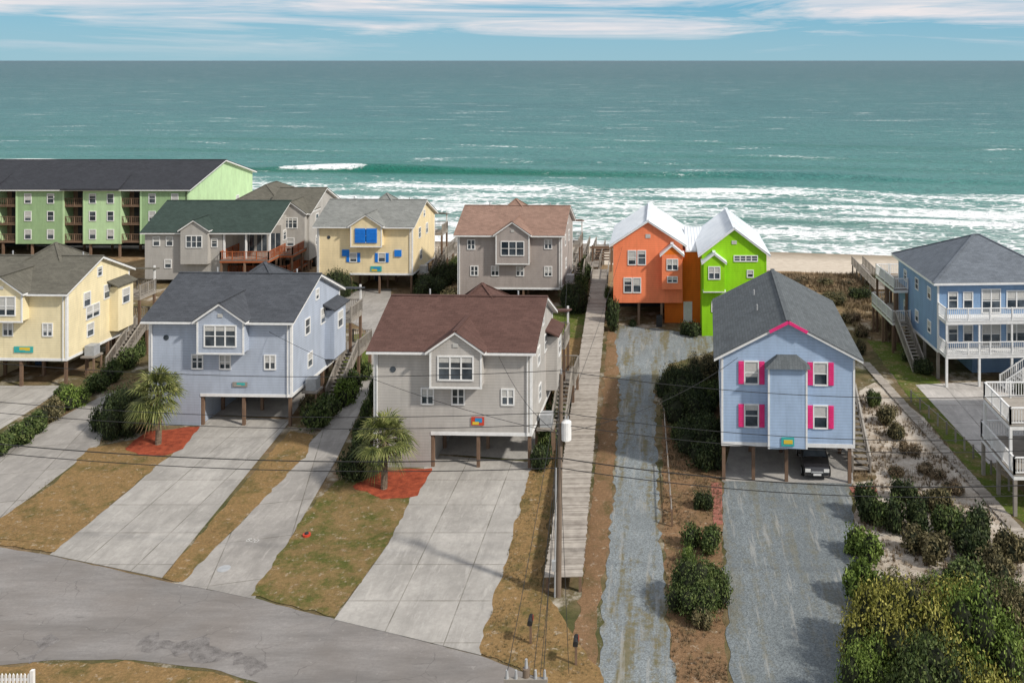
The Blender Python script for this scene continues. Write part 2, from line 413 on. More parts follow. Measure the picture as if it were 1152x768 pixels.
# ------------------------------------------------------------ ground sheets
def sheet(name,pts,mat,z,jit=0.0,thick=0.0,world=False):
    P=[Vector(G(*p)) for p in pts] if not world else [Vector(p) for p in pts]
    if jit:
        Q=[]
        for i,p in enumerate(P):
            r=P[(i+1)%len(P)]; L=(r-p).length; n=max(1,min(400,int(L/.4)))
            d=(r-p)/max(L,1e-6); nn=Vector((-d.y,d.x))
            for k in range(n):
                t=p+(r-p)*k/n
                Q.append(t+nn*jit*(noise.noise(Vector((t.x*.9,t.y*.9,len(name))))+.8*noise.noise(Vector((t.x*3.1,t.y*3.1,7)))))
        P=Q
    n=len(P); v=[(p.x,p.y,z) for p in P]; f=[tuple(range(n))]
    area=sum(P[i].x*P[(i+1)%n].y-P[(i+1)%n].x*P[i].y for i in range(n))
    if area<0: v=v[::-1]
    if thick:
        v+= [(a,b,z-thick) for a,b,_ in v]; f+=[(i,i+n,(i+1)%n+n,(i+1)%n) for i in range(n)]
    me=bpy.data.meshes.new(name); me.from_pydata(v,[],f); me.materials.append(mat)
    o=bpy.data.objects.new(name,me); COL.objects.link(o); return o
def concrete(name,c,slab=(3.0,3.2),rot=0,stain=.6):
    m,nt,b=base(name,.9,.2); P=posc(nt)
    n1=mr(nt,nz(nt,P,.35,6,.72),.35,.65); n2=mr(nt,nz(nt,P,5,4,.75),.3,.7)
    cc=mixc(nt,n1,mul(c,.66),mul(c,1.14)); cc=mixc(nt,mth(nt,'MULTIPLY',n2,.45),cc,mul(c,.58))
    mp=N(nt,'ShaderNodeMapping',{'Vector':P,'Scale':(1,.2,1)}).outputs[0]
    st=mr(nt,nz(nt,mp,1.2,5,.72),.48,.7,0,stain)
    cc=mixc(nt,st,cc,mul(c,.5))
    ls=mr(nt,nz(nt,mp,2.6,4,.7),.56,.68,0,.35); cc=mixc(nt,ls,cc,mul(c,1.35))
    sp=mr(nt,nz(nt,P,2.0,3,.6),.70,.76,0,.5); cc=mixc(nt,sp,cc,(.11,.095,.08))
    mp=N(nt,'ShaderNodeMapping',{'Vector':P,'Location':(1.1,.4,0),'Rotation':(0,0,rot)}).outputs[0]
    br=N(nt,'ShaderNodeTexBrick',{'Vector':mp,'Color1':(0,0,0,1),'Color2':(.25,.25,.25,1),'Mortar':(1,1,1,1),'Scale':1.0,'Mortar Size':.03,'Brick Width':slab[0],'Row Height':slab[1]},offset=0.0)
    k=mth(nt,'MULTIPLY',br.outputs[1],mr(nt,nz(nt,P,.8,3),.35,.65,.3,.8))
    cc=mixc(nt,mr(nt,br.outputs[0],0,.25,0,.22),cc,mul(c,1.22))
    cc=mixc(nt,k,cc,(.09,.08,.06))
    setc(nt,b,cc); bump(nt,b,nz(nt,P,18,3),.3,.01); return m
def asphalt(name,c):
    m,nt,b=base(name,.92,.2); P=posc(nt)
    mp=N(nt,'ShaderNodeMapping',{'Vector':P,'Rotation':(0,0,.35),'Scale':(.2,1,1)}).outputs[0]
    n1=mr(nt,nz(nt,mp,.6,6,.72),.36,.64); n2=mr(nt,nz(nt,P,7,4,.8),.3,.7); n4=mr(nt,nz(nt,P,.25,4,.6),.4,.62)
    cc=mixc(nt,n1,mul(c,.66),mul(c,1.16)); cc=mixc(nt,mth(nt,'MULTIPLY',n2,.5),cc,mul(c,.58)); cc=mixc(nt,mth(nt,'MULTIPLY',n4,.4),cc,(.18,.155,.135))
    sp=mr(nt,nz(nt,P,1.6,5,.75),.62,.68,0,.5); cc=mixc(nt,sp,cc,(.33,.31,.29))
    sp=mr(nt,nz(nt,mp,1.9,5,.75),.64,.70,0,.55); cc=mixc(nt,sp,cc,(.10,.093,.088))
    v=N(nt,'ShaderNodeVectorMath',{0:P,1:N(nt,'ShaderNodeTexNoise',{'Vector':P,'Scale':.9,'Detail':6.0}).outputs[1]},operation='ADD').outputs[0]
    vo=N(nt,'ShaderNodeTexVoronoi',{'Vector':v,'Scale':.33},feature='DISTANCE_TO_EDGE').outputs[0]
    cc=mixc(nt,mth(nt,'MULTIPLY',mr(nt,vo,.0,.009,.6,0),mr(nt,nz(nt,P,.4,3),.44,.54)),cc,mul(c,.35))
    setc(nt,b,cc); bump(nt,b,nz(nt,P,30,3),.5,.01); return m
def gravel(name,c,moss):
    m,nt,b=base(name,.95,.15); P=posc(nt)
    vo=N(nt,'ShaderNodeTexVoronoi',{'Vector':P,'Scale':16.0}); 
    g=N(nt,'ShaderNodeSeparateColor',{0:vo.outputs[1]}).outputs[0]
    cc=mixc(nt,g,mul(c,.66),mul(c,1.3))
    n1=mr(nt,nz(nt,P,.3,6,.7),.35,.65); cc=mixc(nt,mth(nt,'MULTIPLY',n1,.5),cc,mul(c,.6))
    mp=N(nt,'ShaderNodeMapping',{'Vector':P,'Scale':(1.1,.10,1)}).outputs[0]
    n5=mth(nt,'ADD',mth(nt,'MULTIPLY',nz(nt,mp,.9,4,.65),.65),mth(nt,'MULTIPLY',nz(nt,P,2.2,5,.7),.35))
    k=mr(nt,n5,.49,.58,0,moss)
    cc=mixc(nt,k,cc,mixc(nt,nz(nt,P,4,3),(.09,.095,.045),(.22,.18,.115)))
    k2=mr(nt,nz(nt,mp,2.1,4,.7),.55,.65,0,.5); cc=mixc(nt,k2,cc,(.34,.335,.31))
    k3=mr(nt,nz(nt,P,3.2,5,.8),.62,.68,0,.7*moss); cc=mixc(nt,k3,cc,(.14,.11,.07))
    setc(nt,b,cc); bump(nt,b,vo.outputs[0],.5,.02); return m
def lawn(name,g1,g2,br,bias):
    m,nt,b=base(name,.95,.1); P=posc(nt)
    n1=nz(nt,P,.55,6,.74); n2=mr(nt,nz(nt,P,6,4,.75),.3,.7); n3=mr(nt,nz(nt,P,28,2,.7),.3,.7)
    gc=mixc(nt,n2,g1,g2); bc=mixc(nt,n2,mul(br,.65),mul(br,1.2))
    cc=mixc(nt,mr(nt,n1,bias-.09,bias+.09),gc,bc)
    cc=mixc(nt,mth(nt,'MULTIPLY',n3,.42),cc,(.04,.038,.017))
    sp=mr(nt,nz(nt,P,2.3,5,.75),.58,.68,0,.8); cc=mixc(nt,sp,cc,(.44,.37,.28))
    setc(nt,b,cc); bump(nt,b,nz(nt,P,22,3,.8),.8,.05); return m
mCon=concrete('driveway_concrete',(.41,.39,.36)); mCon2=concrete('lane_concrete',(.35,.33,.305),(3.4,4.2),-.25)
mConL=concrete('light_concrete',(.52,.49,.46),(3.5,3.5))
mAsp=asphalt('old_asphalt',(.265,.25,.238)); mGrv=gravel('grey_gravel',(.225,.25,.258),.95); mGrv2=gravel('parking_gravel',(.18,.203,.212),.45)
mLawnG=lawn('lawn_grass',(.07,.088,.02),(.145,.15,.038),(.30,.20,.09),.475)
mLawnB=lawn('dry_lawn_grass',(.09,.085,.028),(.17,.14,.048),(.34,.215,.095),.42)
mLawnF=lawn('fresh_lawn_grass',(.06,.10,.015),(.14,.18,.03),(.27,.2,.10),.57)
mStraw=lawn('pine_straw',(.11,.09,.038),(.16,.12,.055),(.30,.18,.10),.40)
mSand=surf('sandy_soil',(.26,.20,.14),(.60,.55,.48),.9,.95,.5,20,True)
mMulch=surf('red_mulch',(.16,.028,.012),(.42,.09,.04),2,.95,.8,20,True)
mBrick=surf('brick_edging',(.22,.07,.05),(.36,.16,.12),6,.9,.5,20,True)
sheet('road',[(-500,560),(-200,592),(0,616),(60,625),(200,657),(283,672),(378,697),(540,737),(620,768),(760,850),(1400,1500),(300,1500),(330,790),(290,768),(240,752),(150,742),(60,742),(0,748),(-300,740),(-700,700)],mAsp,.014,.06)
sheet('roadside_lawn',[(-400,800),(-60,752),(0,750),(60,745),(150,745),(240,755),(300,775),(340,800),(300,1400),(-400,1400)],mLawnB,.022,.2)
sheet('front_lawn',[(-320,578),(-160,590),(0,583),(60,545),(100,505),(165,492),(200,505),(60,622),(0,614),(-200,590)],mLawnB,.04,.16)
sheet('front_lawn',[(183,650),(205,655),(345,512),(352,490),(326,485)],mLawnB,.04,.16)
sheet('front_lawn',[(283,670),(376,694),(437,612),(470,545),(380,540),(350,570)],mLawnG,.04,.18)
sheet('front_lawn',[(540,735),(596,532),(626,505),(622,560),(608,660),(680,765),(675,830),(640,800),(600,760)],mLawnB,.04,.18)
sheet('back_lawn',[(618,380),(655,380),(650,430),(628,470),(622,440)],mLawnB,.02,.15)
sheet('back_lawn',[(610,348),(662,340),(655,380),(618,380)],mLawnF,.02,.15)
sheet('back_lawn',[(397,376),(417,376),(412,425),(392,445),(375,470),(372,450)],mLawnF,.02,.15)
sheet('access_lane',[(130,440),(112,500),(0,585),(-70,630),(-250,600),(-120,560),(0,508),(95,455)],mCon2,.034,0,.03)
sheet('driveway',[(-75,434),(75,434),(45,455),(-60,520),(-300,575),(-500,560),(-200,470)],mCon,.035,0,.03)
sheet('driveway',[(236,468),(328,472),(182,650),(120,637),(56,624),(150,548)],mCon,.036,0,.03)
sheet('driveway',[(484,512),(600,520),(592,560),(541,737),(460,717),(376,697),(437,612),(447,590)],mCon,.036,0,.03)
sheet('access_lane',[(200,657),(240,664),(286,674),(330,600),(378,518),(420,432),(440,360),(440,325),(385,325),(375,352),(412,372),(418,400),(403,440),(345,502),(275,585)],mCon2,.033,0,.03)
sheet('gravel_lane',[(668,900),(676,700),(690,560),(697,440),(692,365),(812,378),(800,396),(752,410),(736,440),(742,600),(758,768),(765,900)],mGrv,.018,.3)
sheet('gravel_driveway',[(813,540),(958,542),(962,620),(970,768),(975,900),(812,900),(820,768),(815,620)],mGrv2,.018,.25)
sheet('pine_straw_bed',[(745,440),(812,400),(812,540),(813,620),(818,768),(815,900),(768,900),(758,768),(746,600)],mStraw,.012,.2)
sheet('boardwalk_verge',[(655,660),(676,470),(684,370),(697,370),(694,470),(686,600),(672,700),(672,768),(640,768)],mStraw,.016,.2)
sheet('sandy_bed',[(965,440),(985,430),(1040,470),(1120,570),(1150,610),(1250,768),(1300,1000),(975,1000),(968,768),(960,545),(985,540)],mSand,.012,.2)
sheet('side_lawn',[(975,383),(1010,385),(1060,432),(1110,520),(1160,560),(1155,590),(1128,572),(1040,470)],mLawnF,.02,.15)
sheet('driveway',[(1030,433),(1200,425),(1300,500),(1152,515),(1112,522)],mConL,.034,0,.03)
sheet('mulch_bed',[(140,505),(165,486),(226,480),(205,505),(185,513),(160,513)],mMulch,.05,.18)
sheet('mulch_bed',[(398,548),(430,530),(486,527),(470,558),(430,562)],mMulch,.05,.18)
sheet('brick_path',[(800,543),(812,543),(813,590),(803,590)],mBrick,.03,.03)
sheet('brick_path',[(955,548),(985,546),(988,556),(962,560)],mBrick,.03,.03)
mTar=surf('tar_patch',(.10,.092,.088),(.24,.225,.215),2.5,.85,.3,20,True)
sheet('road_patch',[(150,724),(175,714),(215,717),(255,729),(300,752),(262,748),(200,733),(165,736)],mTar,.020,.8)
sheet('road_patch',[(20,742),(52,716),(66,720),(40,744)],mTar,.019,.6)
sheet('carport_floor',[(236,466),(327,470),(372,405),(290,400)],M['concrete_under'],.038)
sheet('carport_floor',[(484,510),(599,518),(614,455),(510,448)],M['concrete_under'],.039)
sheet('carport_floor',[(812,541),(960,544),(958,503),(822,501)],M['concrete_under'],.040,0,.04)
b=B('manhole_cover',G(252,640)); b.cyl('c','metal',(0,0,.034),(0,0,.048),.33,.33,20); b.finish(True)
tx=bpy.data.curves.new('lane_number','FONT'); tx.body='820'; tx.size=.5; tx.align_x='CENTER'
to=bpy.data.objects.new('painted_lane_number',tx); COL.objects.link(to); p=G(282,610); to.location=(p[0],p[1],.04); to.rotation_euler=(0,0,-.25); tx.materials.append(M['lanepaint'])
def boards(name,a,b_,w,z,mat,bw=.14,gap=.015,legs=True):
    a=Vector(a);b_=Vector(b_);L=(b_-a).length;ang=math.atan2(b_.y-a.y,b_.x-a.x)-math.pi/2
    o=B(name,(a.x,a.y),ang); y=0
    while y<L:
        j=random.uniform(-.04,.04); o.box('boards',mat,-w/2+j,w/2+j,y,y+bw-gap,z-.04,z+random.uniform(-.006,.006)); y+=bw
    for x in (-w/2+.15,w/2-.15): o.box('stringers','darkwood',x-.05,x+.05,0,L,z-.28,z-.045)
    if legs:
        y=.2
        while y<L:
            for x in (-w/2+.15,w/2-.15): o.box('legs','darkwood',x-.07,x+.07,y-.07,y+.07,0,z-.282)
            y+=2.4
    return o
M['boards']=islandmat('boardwalk_planks',(.19,.165,.14),(.48,.435,.38))
o=boards('boardwalk',G(634,648,.9),G(676,303,.9),1.95,.9,'boards'); 
bwL=(Vector(G(676,303,.9))-Vector(G(634,648,.9))).length
for x in (-.98,.98): o.rail((x,bwL-7),(x,bwL),.9,'wood',.95)
o.finish()
o=boards('footpath_boards',G(1152,604,.12),G(974,408,.12),.75,.12,'boards',legs=False); o.p.pop('stringers'); o.finish(True)
# ------------------------------------------------------------ cottages
def cottage(name,xl,yb,xr,wall,roof,d=9.0,zf=2.4,ze=7.9,zr=10.05,solid=.36,dorm=(.375,.70,5.65,8.0,9.2),
            wins=((.34,4.75),(.535,4.75),(.85,4.75)),shut=None,pyr=(.42,.72),rails='wood',side=True,trim='white',dwin=True,rot=-.03,topwin=True,closed=None):
    w=W(xl,yb,xr,rot); b=B(name,G(xl,yb),rot)
    b.body(wall,0,w,0,d,zf,ze,zr,'x')
    sw=solid*w
    if solid>0: b.box('walls',wall,0.002,sw,.002,d*.98,0,zf-.002)
    b.box('walls',wall,sw+.002,w*.62,d*.72,d*.97,0,zf-.002)
    b.box('store_door','white',sw+.5,sw+1.4,d*.72-.04,d*.72-.001,.05,2.05)
    b.gable(roof,0,w,0,d,ze,zr,'x',.45,.35)
    for x in (-.03,w-.12): b.box('trim',trim,x,x+.15,-.03,.1,(0 if (x<0 and solid>0) else zf),ze-.3)
    b.box('trim',trim,w-.08,w+.03,.1001,.2,zf,ze-.1); b.box('trim',trim,w-.08,w+.03,d-.12,d+.03,zf,ze-.1)
    b.box('trim',trim,sw+.01,w+.035,-.035,.12,zf-.22,zf-.004)
    b.box('trim',trim,w-.1,w+.036,.121,d,zf-.22,zf-.004)
    b.box('ceiling',trim,sw+.01,w-.11,.13,d*.7,zf-.06,zf-.006)
    b.box('downspout',trim,.18,.26,-.11,-.035,.3,ze-.3); b.box('downspout',trim,w-.3,w-.22,-.11,-.037,zf-.2,ze-.3)
    b.box('gutter',trim,-.35,w+.35,-.58,-.47,ze-.24,ze-.13)
    for u in (solid+.012,(solid+1)/2-.02,.985):
        for y in (.15,d*.33,d*.66,d-.2):
            b.box('posts','darkwood',u*w-.1,u*w+.1,y-.1,y+.1,0,zf-.225)
    u0,u1,z0,zde,za=dorm; x0,x1=u0*w,u1*w; xm=(x0+x1)/2; pr=.75
    sl=(zr-ze)/(d/2); ys=(za-ze)/sl
    prf=[(x0,z0),(x1,z0),(x1,zde),(xm,za),(x0,zde)]
    v=[(a,-pr,c) for a,c in prf]+[(a,ys-.1,c) for a,c in prf]
    v[5]=(x0,.05,z0);v[6]=(x1,.05,z0)
    b.poly('bay',wall,v,[(0,1,2,3,4)]+[(i,i+5,(i+1)%5+5,(i+1)%5) for i in range(5)])
    b.gable(roof,x0,x1,-pr,ys-.2,zde,za,'y',.25,.22)
    for x in (x0-.02,x1-.1): b.box('trim',trim,x,x+.12,-pr-.03,-pr+.05,z0,zde-.1)
    b.box('trim',trim,x0-.03,x1+.03,-pr-.035,-pr+.05,z0-.12,z0-.003)
    b.win('F',-pr,xm,(zde+z0)/2+.05,w*.21,1.45,3,shut if not closed else None,closed=closed)
    if dwin: b.fb('windows','blind','F',-pr,xm-.18,xm+.18,zde+.25,zde+.5,0,.05)
    for u,z in wins: b.win('F',0,u*w,z,.72,.95,2 if shut is None else 1,shut)
    if topwin: b.cyl('round_window','glass',(.12*w,-.03,6.5),(.12*w,.02,6.5),.2,.2,14)
    b.win('R',w,d*.3,6.6,.75,1.1); b.win('R',w,d*.62,6.6,.75,1.1); b.win('R',w,d*.35,3.9,.75,1.0); b.win('R',w,d*.5,8.6,.5,.7)
    b.win('L',0,d*.5,6.6,.75,1.1)
    if side:
        b.box('side_bay',wall,w+.001,w+.8,d*.66,d*.92,3.0,6.9); b.slab('roof',roof,[(w-.02,d*.62,7.5),(w+1.0,d*.62,7.05),(w+1.0,d*.96,7.05),(w-.02,d*.96,7.5)],.12)
        b.win('R',w+.8,d*.79,5.9,.9,1.2)
    if pyr:
        a0,a1=pyr[0]*w,pyr[1]*w; b.hip(roof,a0,a1,d*.42,d*.42+(a1-a0),9.5,10.9,.2)
        b.box('walls',wall,a0+.1,a1-.1,d*.42+.1,d*.42+(a1-a0)-.1,8.2,9.4)
    for px_,py_ in ((.2,.62),(.82,.58)): b.cyl('vent_pipe','metal',(px_*w,py_*d,zr-1.0),(px_*w,py_*d,zr+.35),.06,.06,8)
    b.deck(w*.25,w+1.7,d+.03,d+3.0,zf+.15,'wood',rails,'LRB'); b.deck(w*.25,w+1.0,d+.03,d+2.6,zf+2.9,'wood',rails,'LRB')
    for x in (w+.85,w*.3):
        b.box('posts',trim,x-.07,x+.07,d+2.4,d+2.54,zf+.15,zf+5.2)
    b.slab('roof',roof,[(w*.25,d+.42,ze-.05),(w+1.1,d+.42,ze-.05),(w+1.1,d+2.9,ze-.6),(w*.25,d+2.9,ze-.6)],.12)
    b.stairs(w+.5,w+1.5,d-4.0,d+.1,.05,zf+.15,'wood',rails)
    b.box('air_conditioner','metal',w+.25,w+1.05,1.8,2.6,2.0,2.85); b.box('air_conditioner','wood',w+.04,w+1.2,1.6,2.8,1.85,1.99); b.box('posts','darkwood',w+1.05,w+1.17,1.65,1.77,0,1.849); b.box('posts','darkwood',w+1.05,w+1.17,2.6,2.72,0,1.849)
    bx=sw+1.0
    b.box('wheelie_bin','bin',bx,bx+.6,d*.72-.9,d*.72-.25,.08,1.05); b.box('wheelie_bin','bin',bx-.03,bx+.63,d*.72-.96,d*.72-.22,1.051,1.11)
    return b,w,d
def sign(b,u,z,w,h,cols):
    b.box('name_sign',cols[0],u-w/2,u+w/2,-.07,-.03,z-h/2,z+h/2)
    b.box('name_sign',cols[1],u-w*.2,u+w*.35,-.085,-.071,z-h*.15,z+h*.38)
    b.box('name_sign',cols[2],u-w*.4,u+w*.1,-.09,-.086,z-h*.4,z-h*.05)
for k,c in {'sgr':(.55,.06,.03),'sgb':(.03,.25,.5),'sgy':(.7,.5,.05),'sgt':(.05,.4,.38),'bin':(.03,.06,.12)}.items(): M[k]=surf('paint_'+k,mul(c,.9),c,3,.5,0)
b,w,d=cottage('grey_beach_house',421,525,598,'s_grey','r_brown'); sign(b,.66*w,3.15,.85,.55,('sgr','sgb','sgy')); b.finish()
b,w,d=cottage('blue_grey_beach_house',168,478,328,'s_bluegrey','r_dark'); sign(b,.64*w,3.1,1.1,.35,('wood','sgt','wood')); b.finish()
b,w,d=cottage('cream_beach_house',-66,434,75,'s_cream','r_khaki',d=8.2,zr=9.8,solid=.3); sign(b,.66*w,3.1,1.6,.5,('sgt','sgy','sgt')); b.win('R',w,3.2,5.4,1.6,1.0,2); b.finish()
b,w,d=cottage('yellow_beach_house',357,330,464,'s_cream2','r_grey',wins=((.38,4.2),(.68,4.2)),shut='blueshut',solid=.34,side=False,pyr=(.45,.7),dwin=False,topwin=True,closed='blueshut'); 
for u in (.3,.85): b.fb('awnings','blueshut','F',0,u*w-.4,u*w+.4,4.35,5.1,.0,.12)
sign(b,.62*w,2.9,1.3,.6,('sgt','sgb','sgy')); b.finish()
b,w,d=cottage('taupe_beach_house',515,342,632,'s_taupe','r_tan',zf=1.9,ze=7.8,solid=.3,side=False,wins=((.13,6.6),(.16,3.7),(.36,3.7),(.6,3.7),(.87,6.7),(.87,3.7)),pyr=(.35,.6),topwin=False,dorm=(.38,.70,4.7,7.9,9.2)); b.finish()
# ------------------------------------------------------------ light blue house with pink shutters
def pink_house():
    rot=-.05; w=W(812,543,962,rot); b=B('light_blue_house_with_pink_shutters',G(812,541),rot); d=13.2; zf=2.55; ze=8.1; zr=10.3
    b.body('s_lightblue',0,w,0,d,zf,ze,zr,'y'); b.gable('r_dark90',0,w,0,d,ze,zr,'y',.5,.35)
    for sx in (-1,1):
        xm=w/2; sl=(zr-ze)/(w/2)
        b.beam('gable_trim','pink',(xm,-.39,zr+.06),(xm+sx*1.2,-.39,zr+.06-sl*1.2),.06,.2)
    for u in (.0,.24,.49,.965):
        for y in (.15,4.4,8.8,d-.2): b.box('posts','darkwood',max(.02,u*w-.11),max(.02,u*w-.11)+.22,y-.1,y+.1,0,zf-.26)
    b.box('trim','white',-.03,w+.03,-.03,.12,zf-.25,zf-.004)
    b.box('trim','white',-.032,.08,.121,d,zf-.25,zf-.004); b.box('trim','white',w-.08,w+.032,.121,d,zf-.25,zf-.004)
    for x in (-.03,w-.1): b.box('trim','white',x,x+.13,-.035,.1,zf,ze-.2)
    b.box('ceiling','white',.1,w-.1,.13,d-.1,zf-.06,zf-.006)
    b.box('walls','s_lightblue',.1,w*.5,8.9,d-.2,0,zf-.07); b.box('store_door','white',.8,1.7,8.86,8.899,.05,2.1)
    x0,x1=w*.345,w*.635
    b.box('bay','s_lightblue',x0,x1,-.8,-.001,zf-.05,7.6)
    for x in (x0-.02,x1-.1): b.box('trim','white',x,x+.12,-.83,-.7,zf-.05,7.6)
    b.poly('roof','r_dark90',[(x0-.2,-1.05,7.6),(x1+.2,-1.05,7.6),(x1+.2,.0,7.6),(x0-.2,0,7.6),(x0+.6,-.45,8.2),(x1-.6,-.45,8.2),(x1-.6,0,8.2),(x0+.6,0,8.2)],[(0,1,5,4),(1,2,6,5),(3,0,4,7),(4,5,6,7),(3,2,1,0)])
    for u in (.225,.745):
        for z in (7.0,4.25): b.win('F',0,u*w,z,.78,1.35,1,'pink')
    b.box('name_sign','sgt',w*.49-.4,w*.49+.4,-.86,-.82,zf+.15,zf+.7); b.box('name_sign','sgy',w*.49-.25,w*.49+.3,-.88,-.861,zf+.3,zf+.55)
    for y in (3,7,10.5): b.win('L',0,y,6.8,.8,1.2); b.win('R',w,y,6.8,.8,1.2)
    b.deck(w+.02,w+1.35,7.5,d+2.5,zf+.1,'wood','wood','RB'); b.deck(0,w,d+.03,d+2.5,zf+2.9,'wood','wood','LRB')
    b.stairs(w+.15,w+1.3,1.6,7.5,.05,zf+.1)
    b.deck(w+.02,w+1.35,8.2,11,5.3,'wood','wood','FRB')
    b.box('air_conditioner','metal',w+.2,w+1.0,11.4,12.2,zf+.1,zf+1.0)
    for y in (5,9): b.cyl('vent_pipe','metal',(w*.3,y,zr-1.0),(w*.3,y,zr-.3),.06,.06,8)
    b.finish()
pink_house()
# ------------------------------------------------------------ orange and lime houses
def orange():
    w=W(690,366,768); b=B('orange_house',G(690,366)); d=10.5; zf=2.3; ze=8.3; zr=10.6
    b.body('s_orange',0,w,0,d,zf,ze,zr,'y'); 
    b.gable('metalroof',0,w,0,d,ze,zr,'y',.4,.3)
    for i in range(1,22):
        y=i*.5-.2
        for sx in (-1,1):
            xm=w/2; sl=(zr-ze)/(w/2); b.beam('roof_seams','metalroof',(xm,y,zr+.2),(xm+sx*(w/2+.38),y,zr+.2-sl*(w/2+.38)),.04,.05)
    for u in (.02,.35,.68):
        for y in (.2,4,8): b.box('posts','darkwood',u*w,u*w+.22,y,y+.2,0,zf)
    b.box('walls','dark',.1,w*.72,7,9.8,0,zf-.01)  # near-black block painted in as the shade of the carport, not real walls
    b.box('wing','s_orange2',w*.74,w+1.9,.9,7,.0,7.3); b.box('wing','s_orange',w*.70,w*.99,-.9,-.001,3.9,7.4)
    b.body('s_orange2',w*.70,w*.99,-.9,-.002,7.4,7.42,8.3,'y','wing'); b.gable('metalroof',w*.7,w*.99,-.9,.4,7.4,8.3,'y',.2,.15)
    b.slab('roof','metalroof',[(w+.3,.5,7.5),(w+2.2,.5,7.5),(w+2.2,7.2,8.7),(w+.3,7.2,8.7)],.12)
    for i in range(6): b.beam('roof_seams','metalroof',(w+.4+i*.33,.5,7.53),(w+.4+i*.33,7.2,8.73),.04,.05)
    b.win('F',0,.27*w,6.9,.7,1.35); b.win('F',0,.41*w,6.9,.7,1.35)
    b.win('F',0,.21*w,4.1,.7,1.4,1); b.win('F',0,.34*w,4.1,.7,1.4,1); b.win('F',-.9,.85*w,6.4,1.0,1.0,2); b.win('F',-.9,.85*w,4.9,.9,.5,2)
    b.fb('windows','blind','F',.0,w/2-.25,w/2+.25,8.9,9.3,0,.05)
    for y in (2,5,8): b.win('L',0,y,6.5,.8,1.2)
    b.box('entry_door','white',w+.1,w+1.0,.85,.899,.1,2.2)
    b.deck(-.2,w,d+.03,d+3,zf,'wood','white','LRB')
    b.box('trash_bin','dark',w*.62,w*.62+.6,-.6,0,0,1.1)
    b.finish()
orange()
def lime():
    w=W(790,378,862); b=B('lime_green_house',G(790,378)); d=11; ze=8.1; zr=10.5
    b.body('s_lime',0,w,0,d,0,ze,zr,'y'); b.gable('metalroof',0,w,0,d,ze,zr,'y',.4,.3)
    for i in range(1,23):
        y=i*.5-.2
        for sx in (-1,1):
            xm=w/2; sl=(zr-ze)/(w/2); b.beam('roof_seams','metalroof',(xm,y,zr+.2),(xm+sx*(w/2+.38),y,zr+.2-sl*(w/2+.38)),.04,.05)
    b.body('s_lime',.1,w*.34,-.9,-.002,4.6,7.4,8.2,'y','bay'); b.gable('metalroof',.1,w*.34,-.9,.3,7.4,8.2,'y',.2,.15)
    b.win('F',-.9,w*.18,6.4,1.0,1.1,2)
    b.box('trim','white',.05,w*.36,-.92,-.1,4.5,4.597)
    b.win('F',0,w*.68,7.6,2.2,.45,4,blind=0); b.win('F',0,w*.22,2.9,.8,.9); b.win('F',0,w*.72,3.6,1.0,.8,2); b.win('F',0,w*.75,6.1,.5,.6)
    for x in (-.03,w-.09): b.box('trim','s_lime',x,x+.12,-.03,.1,0,ze-.2)
    b.fb('windows','blind','F',.0,w/2-.25,w/2+.25,9.0,9.35,0,.05)
    for y in (2,5,8): b.win('R',w,y,6.5,.8,1.2)
    b.deck(0,w,d+.03,d+3,2.4,'wood','white','LRB')
    b.finish()
lime()
# ------------------------------------------------------------ blue porch house (right)
def blue():
    x,y=G(1055,427); b=B('blue_house_with_porches',(x,y),.05); w=11; d=10.5; ze=8.3
    b.box('walls','s_blue',0,w,0,d,2.5,ze-.2); b.hip('r_slate',0,w,0,d,ze,11.2,.55)
    b.box('walls','s_blue',3.6,w-.01,1.5,d-.01,0,2.499); 
    for z in (2.7,5.5):
        b.deck(.0,w+.2,-1.9,-.02,z,'white','white','FLR',1.0,posts=False)
    for i in range(5):
        xx=.1+(w)*i/4
        b.box('posts','white',xx-.09,xx+.09,-1.85,-1.67,0,2.38)
        b.box('posts','white',xx-.07,xx+.07,-1.83,-1.69,2.7,5.18); 
    b.box('trim','white',-.03,.12,-.03,.1,2.5,ze-.25); b.box('trim','white',-.032,.1,d-.12,d+.03,2.5,ze-.25)
    b.box('trim','white',-.04,w,-.025,.0,2.3,2.499); b.box('trim','white',-.04,.0,.001,d,2.3,2.499)
    for z in (6.7,3.9):
        for u in (1.3,2.6,8.5): b.win('F',0,u,z,.7,1.3,1)
        b.win('F',0,4.6,z-.1,1.5,1.9,2); b.win('F',0,6.8,z,1.6,1.4,2)
    for yy in (2,5.2,8.4): b.win('L',0,yy,6.8,.7,.9); b.win('L',0,yy,3.9,.7,.9)
    b.stairs(4.5,8.6,-3.2,-2.0,.05,2.7,'white','white','x')
    b.deck(8.6,10,-3.4,-1.9,2.7,'white','white','FR')
    for yy in (.2,3.5,7,10.2): b.box('posts','wood',.02,.25,yy,yy+.22,0,2.3)
    b.deck(-1.8,0-.02,6.8,d+3,2.9,'wood','white','FLB'); b.deck(-1.4,-.02,7.5,d+3,5.7,'wood','white','FLB'); b.deck(0,w,d+.03,d+3,2.9,'wood','white','B'); b.deck(0,w,d+.03,d+3,5.7,'wood','white','B')
    b.stairs(-1.5,-.5,1.8,6.8,.05,2.9,'wood','wood')
    b.finish()
blue()
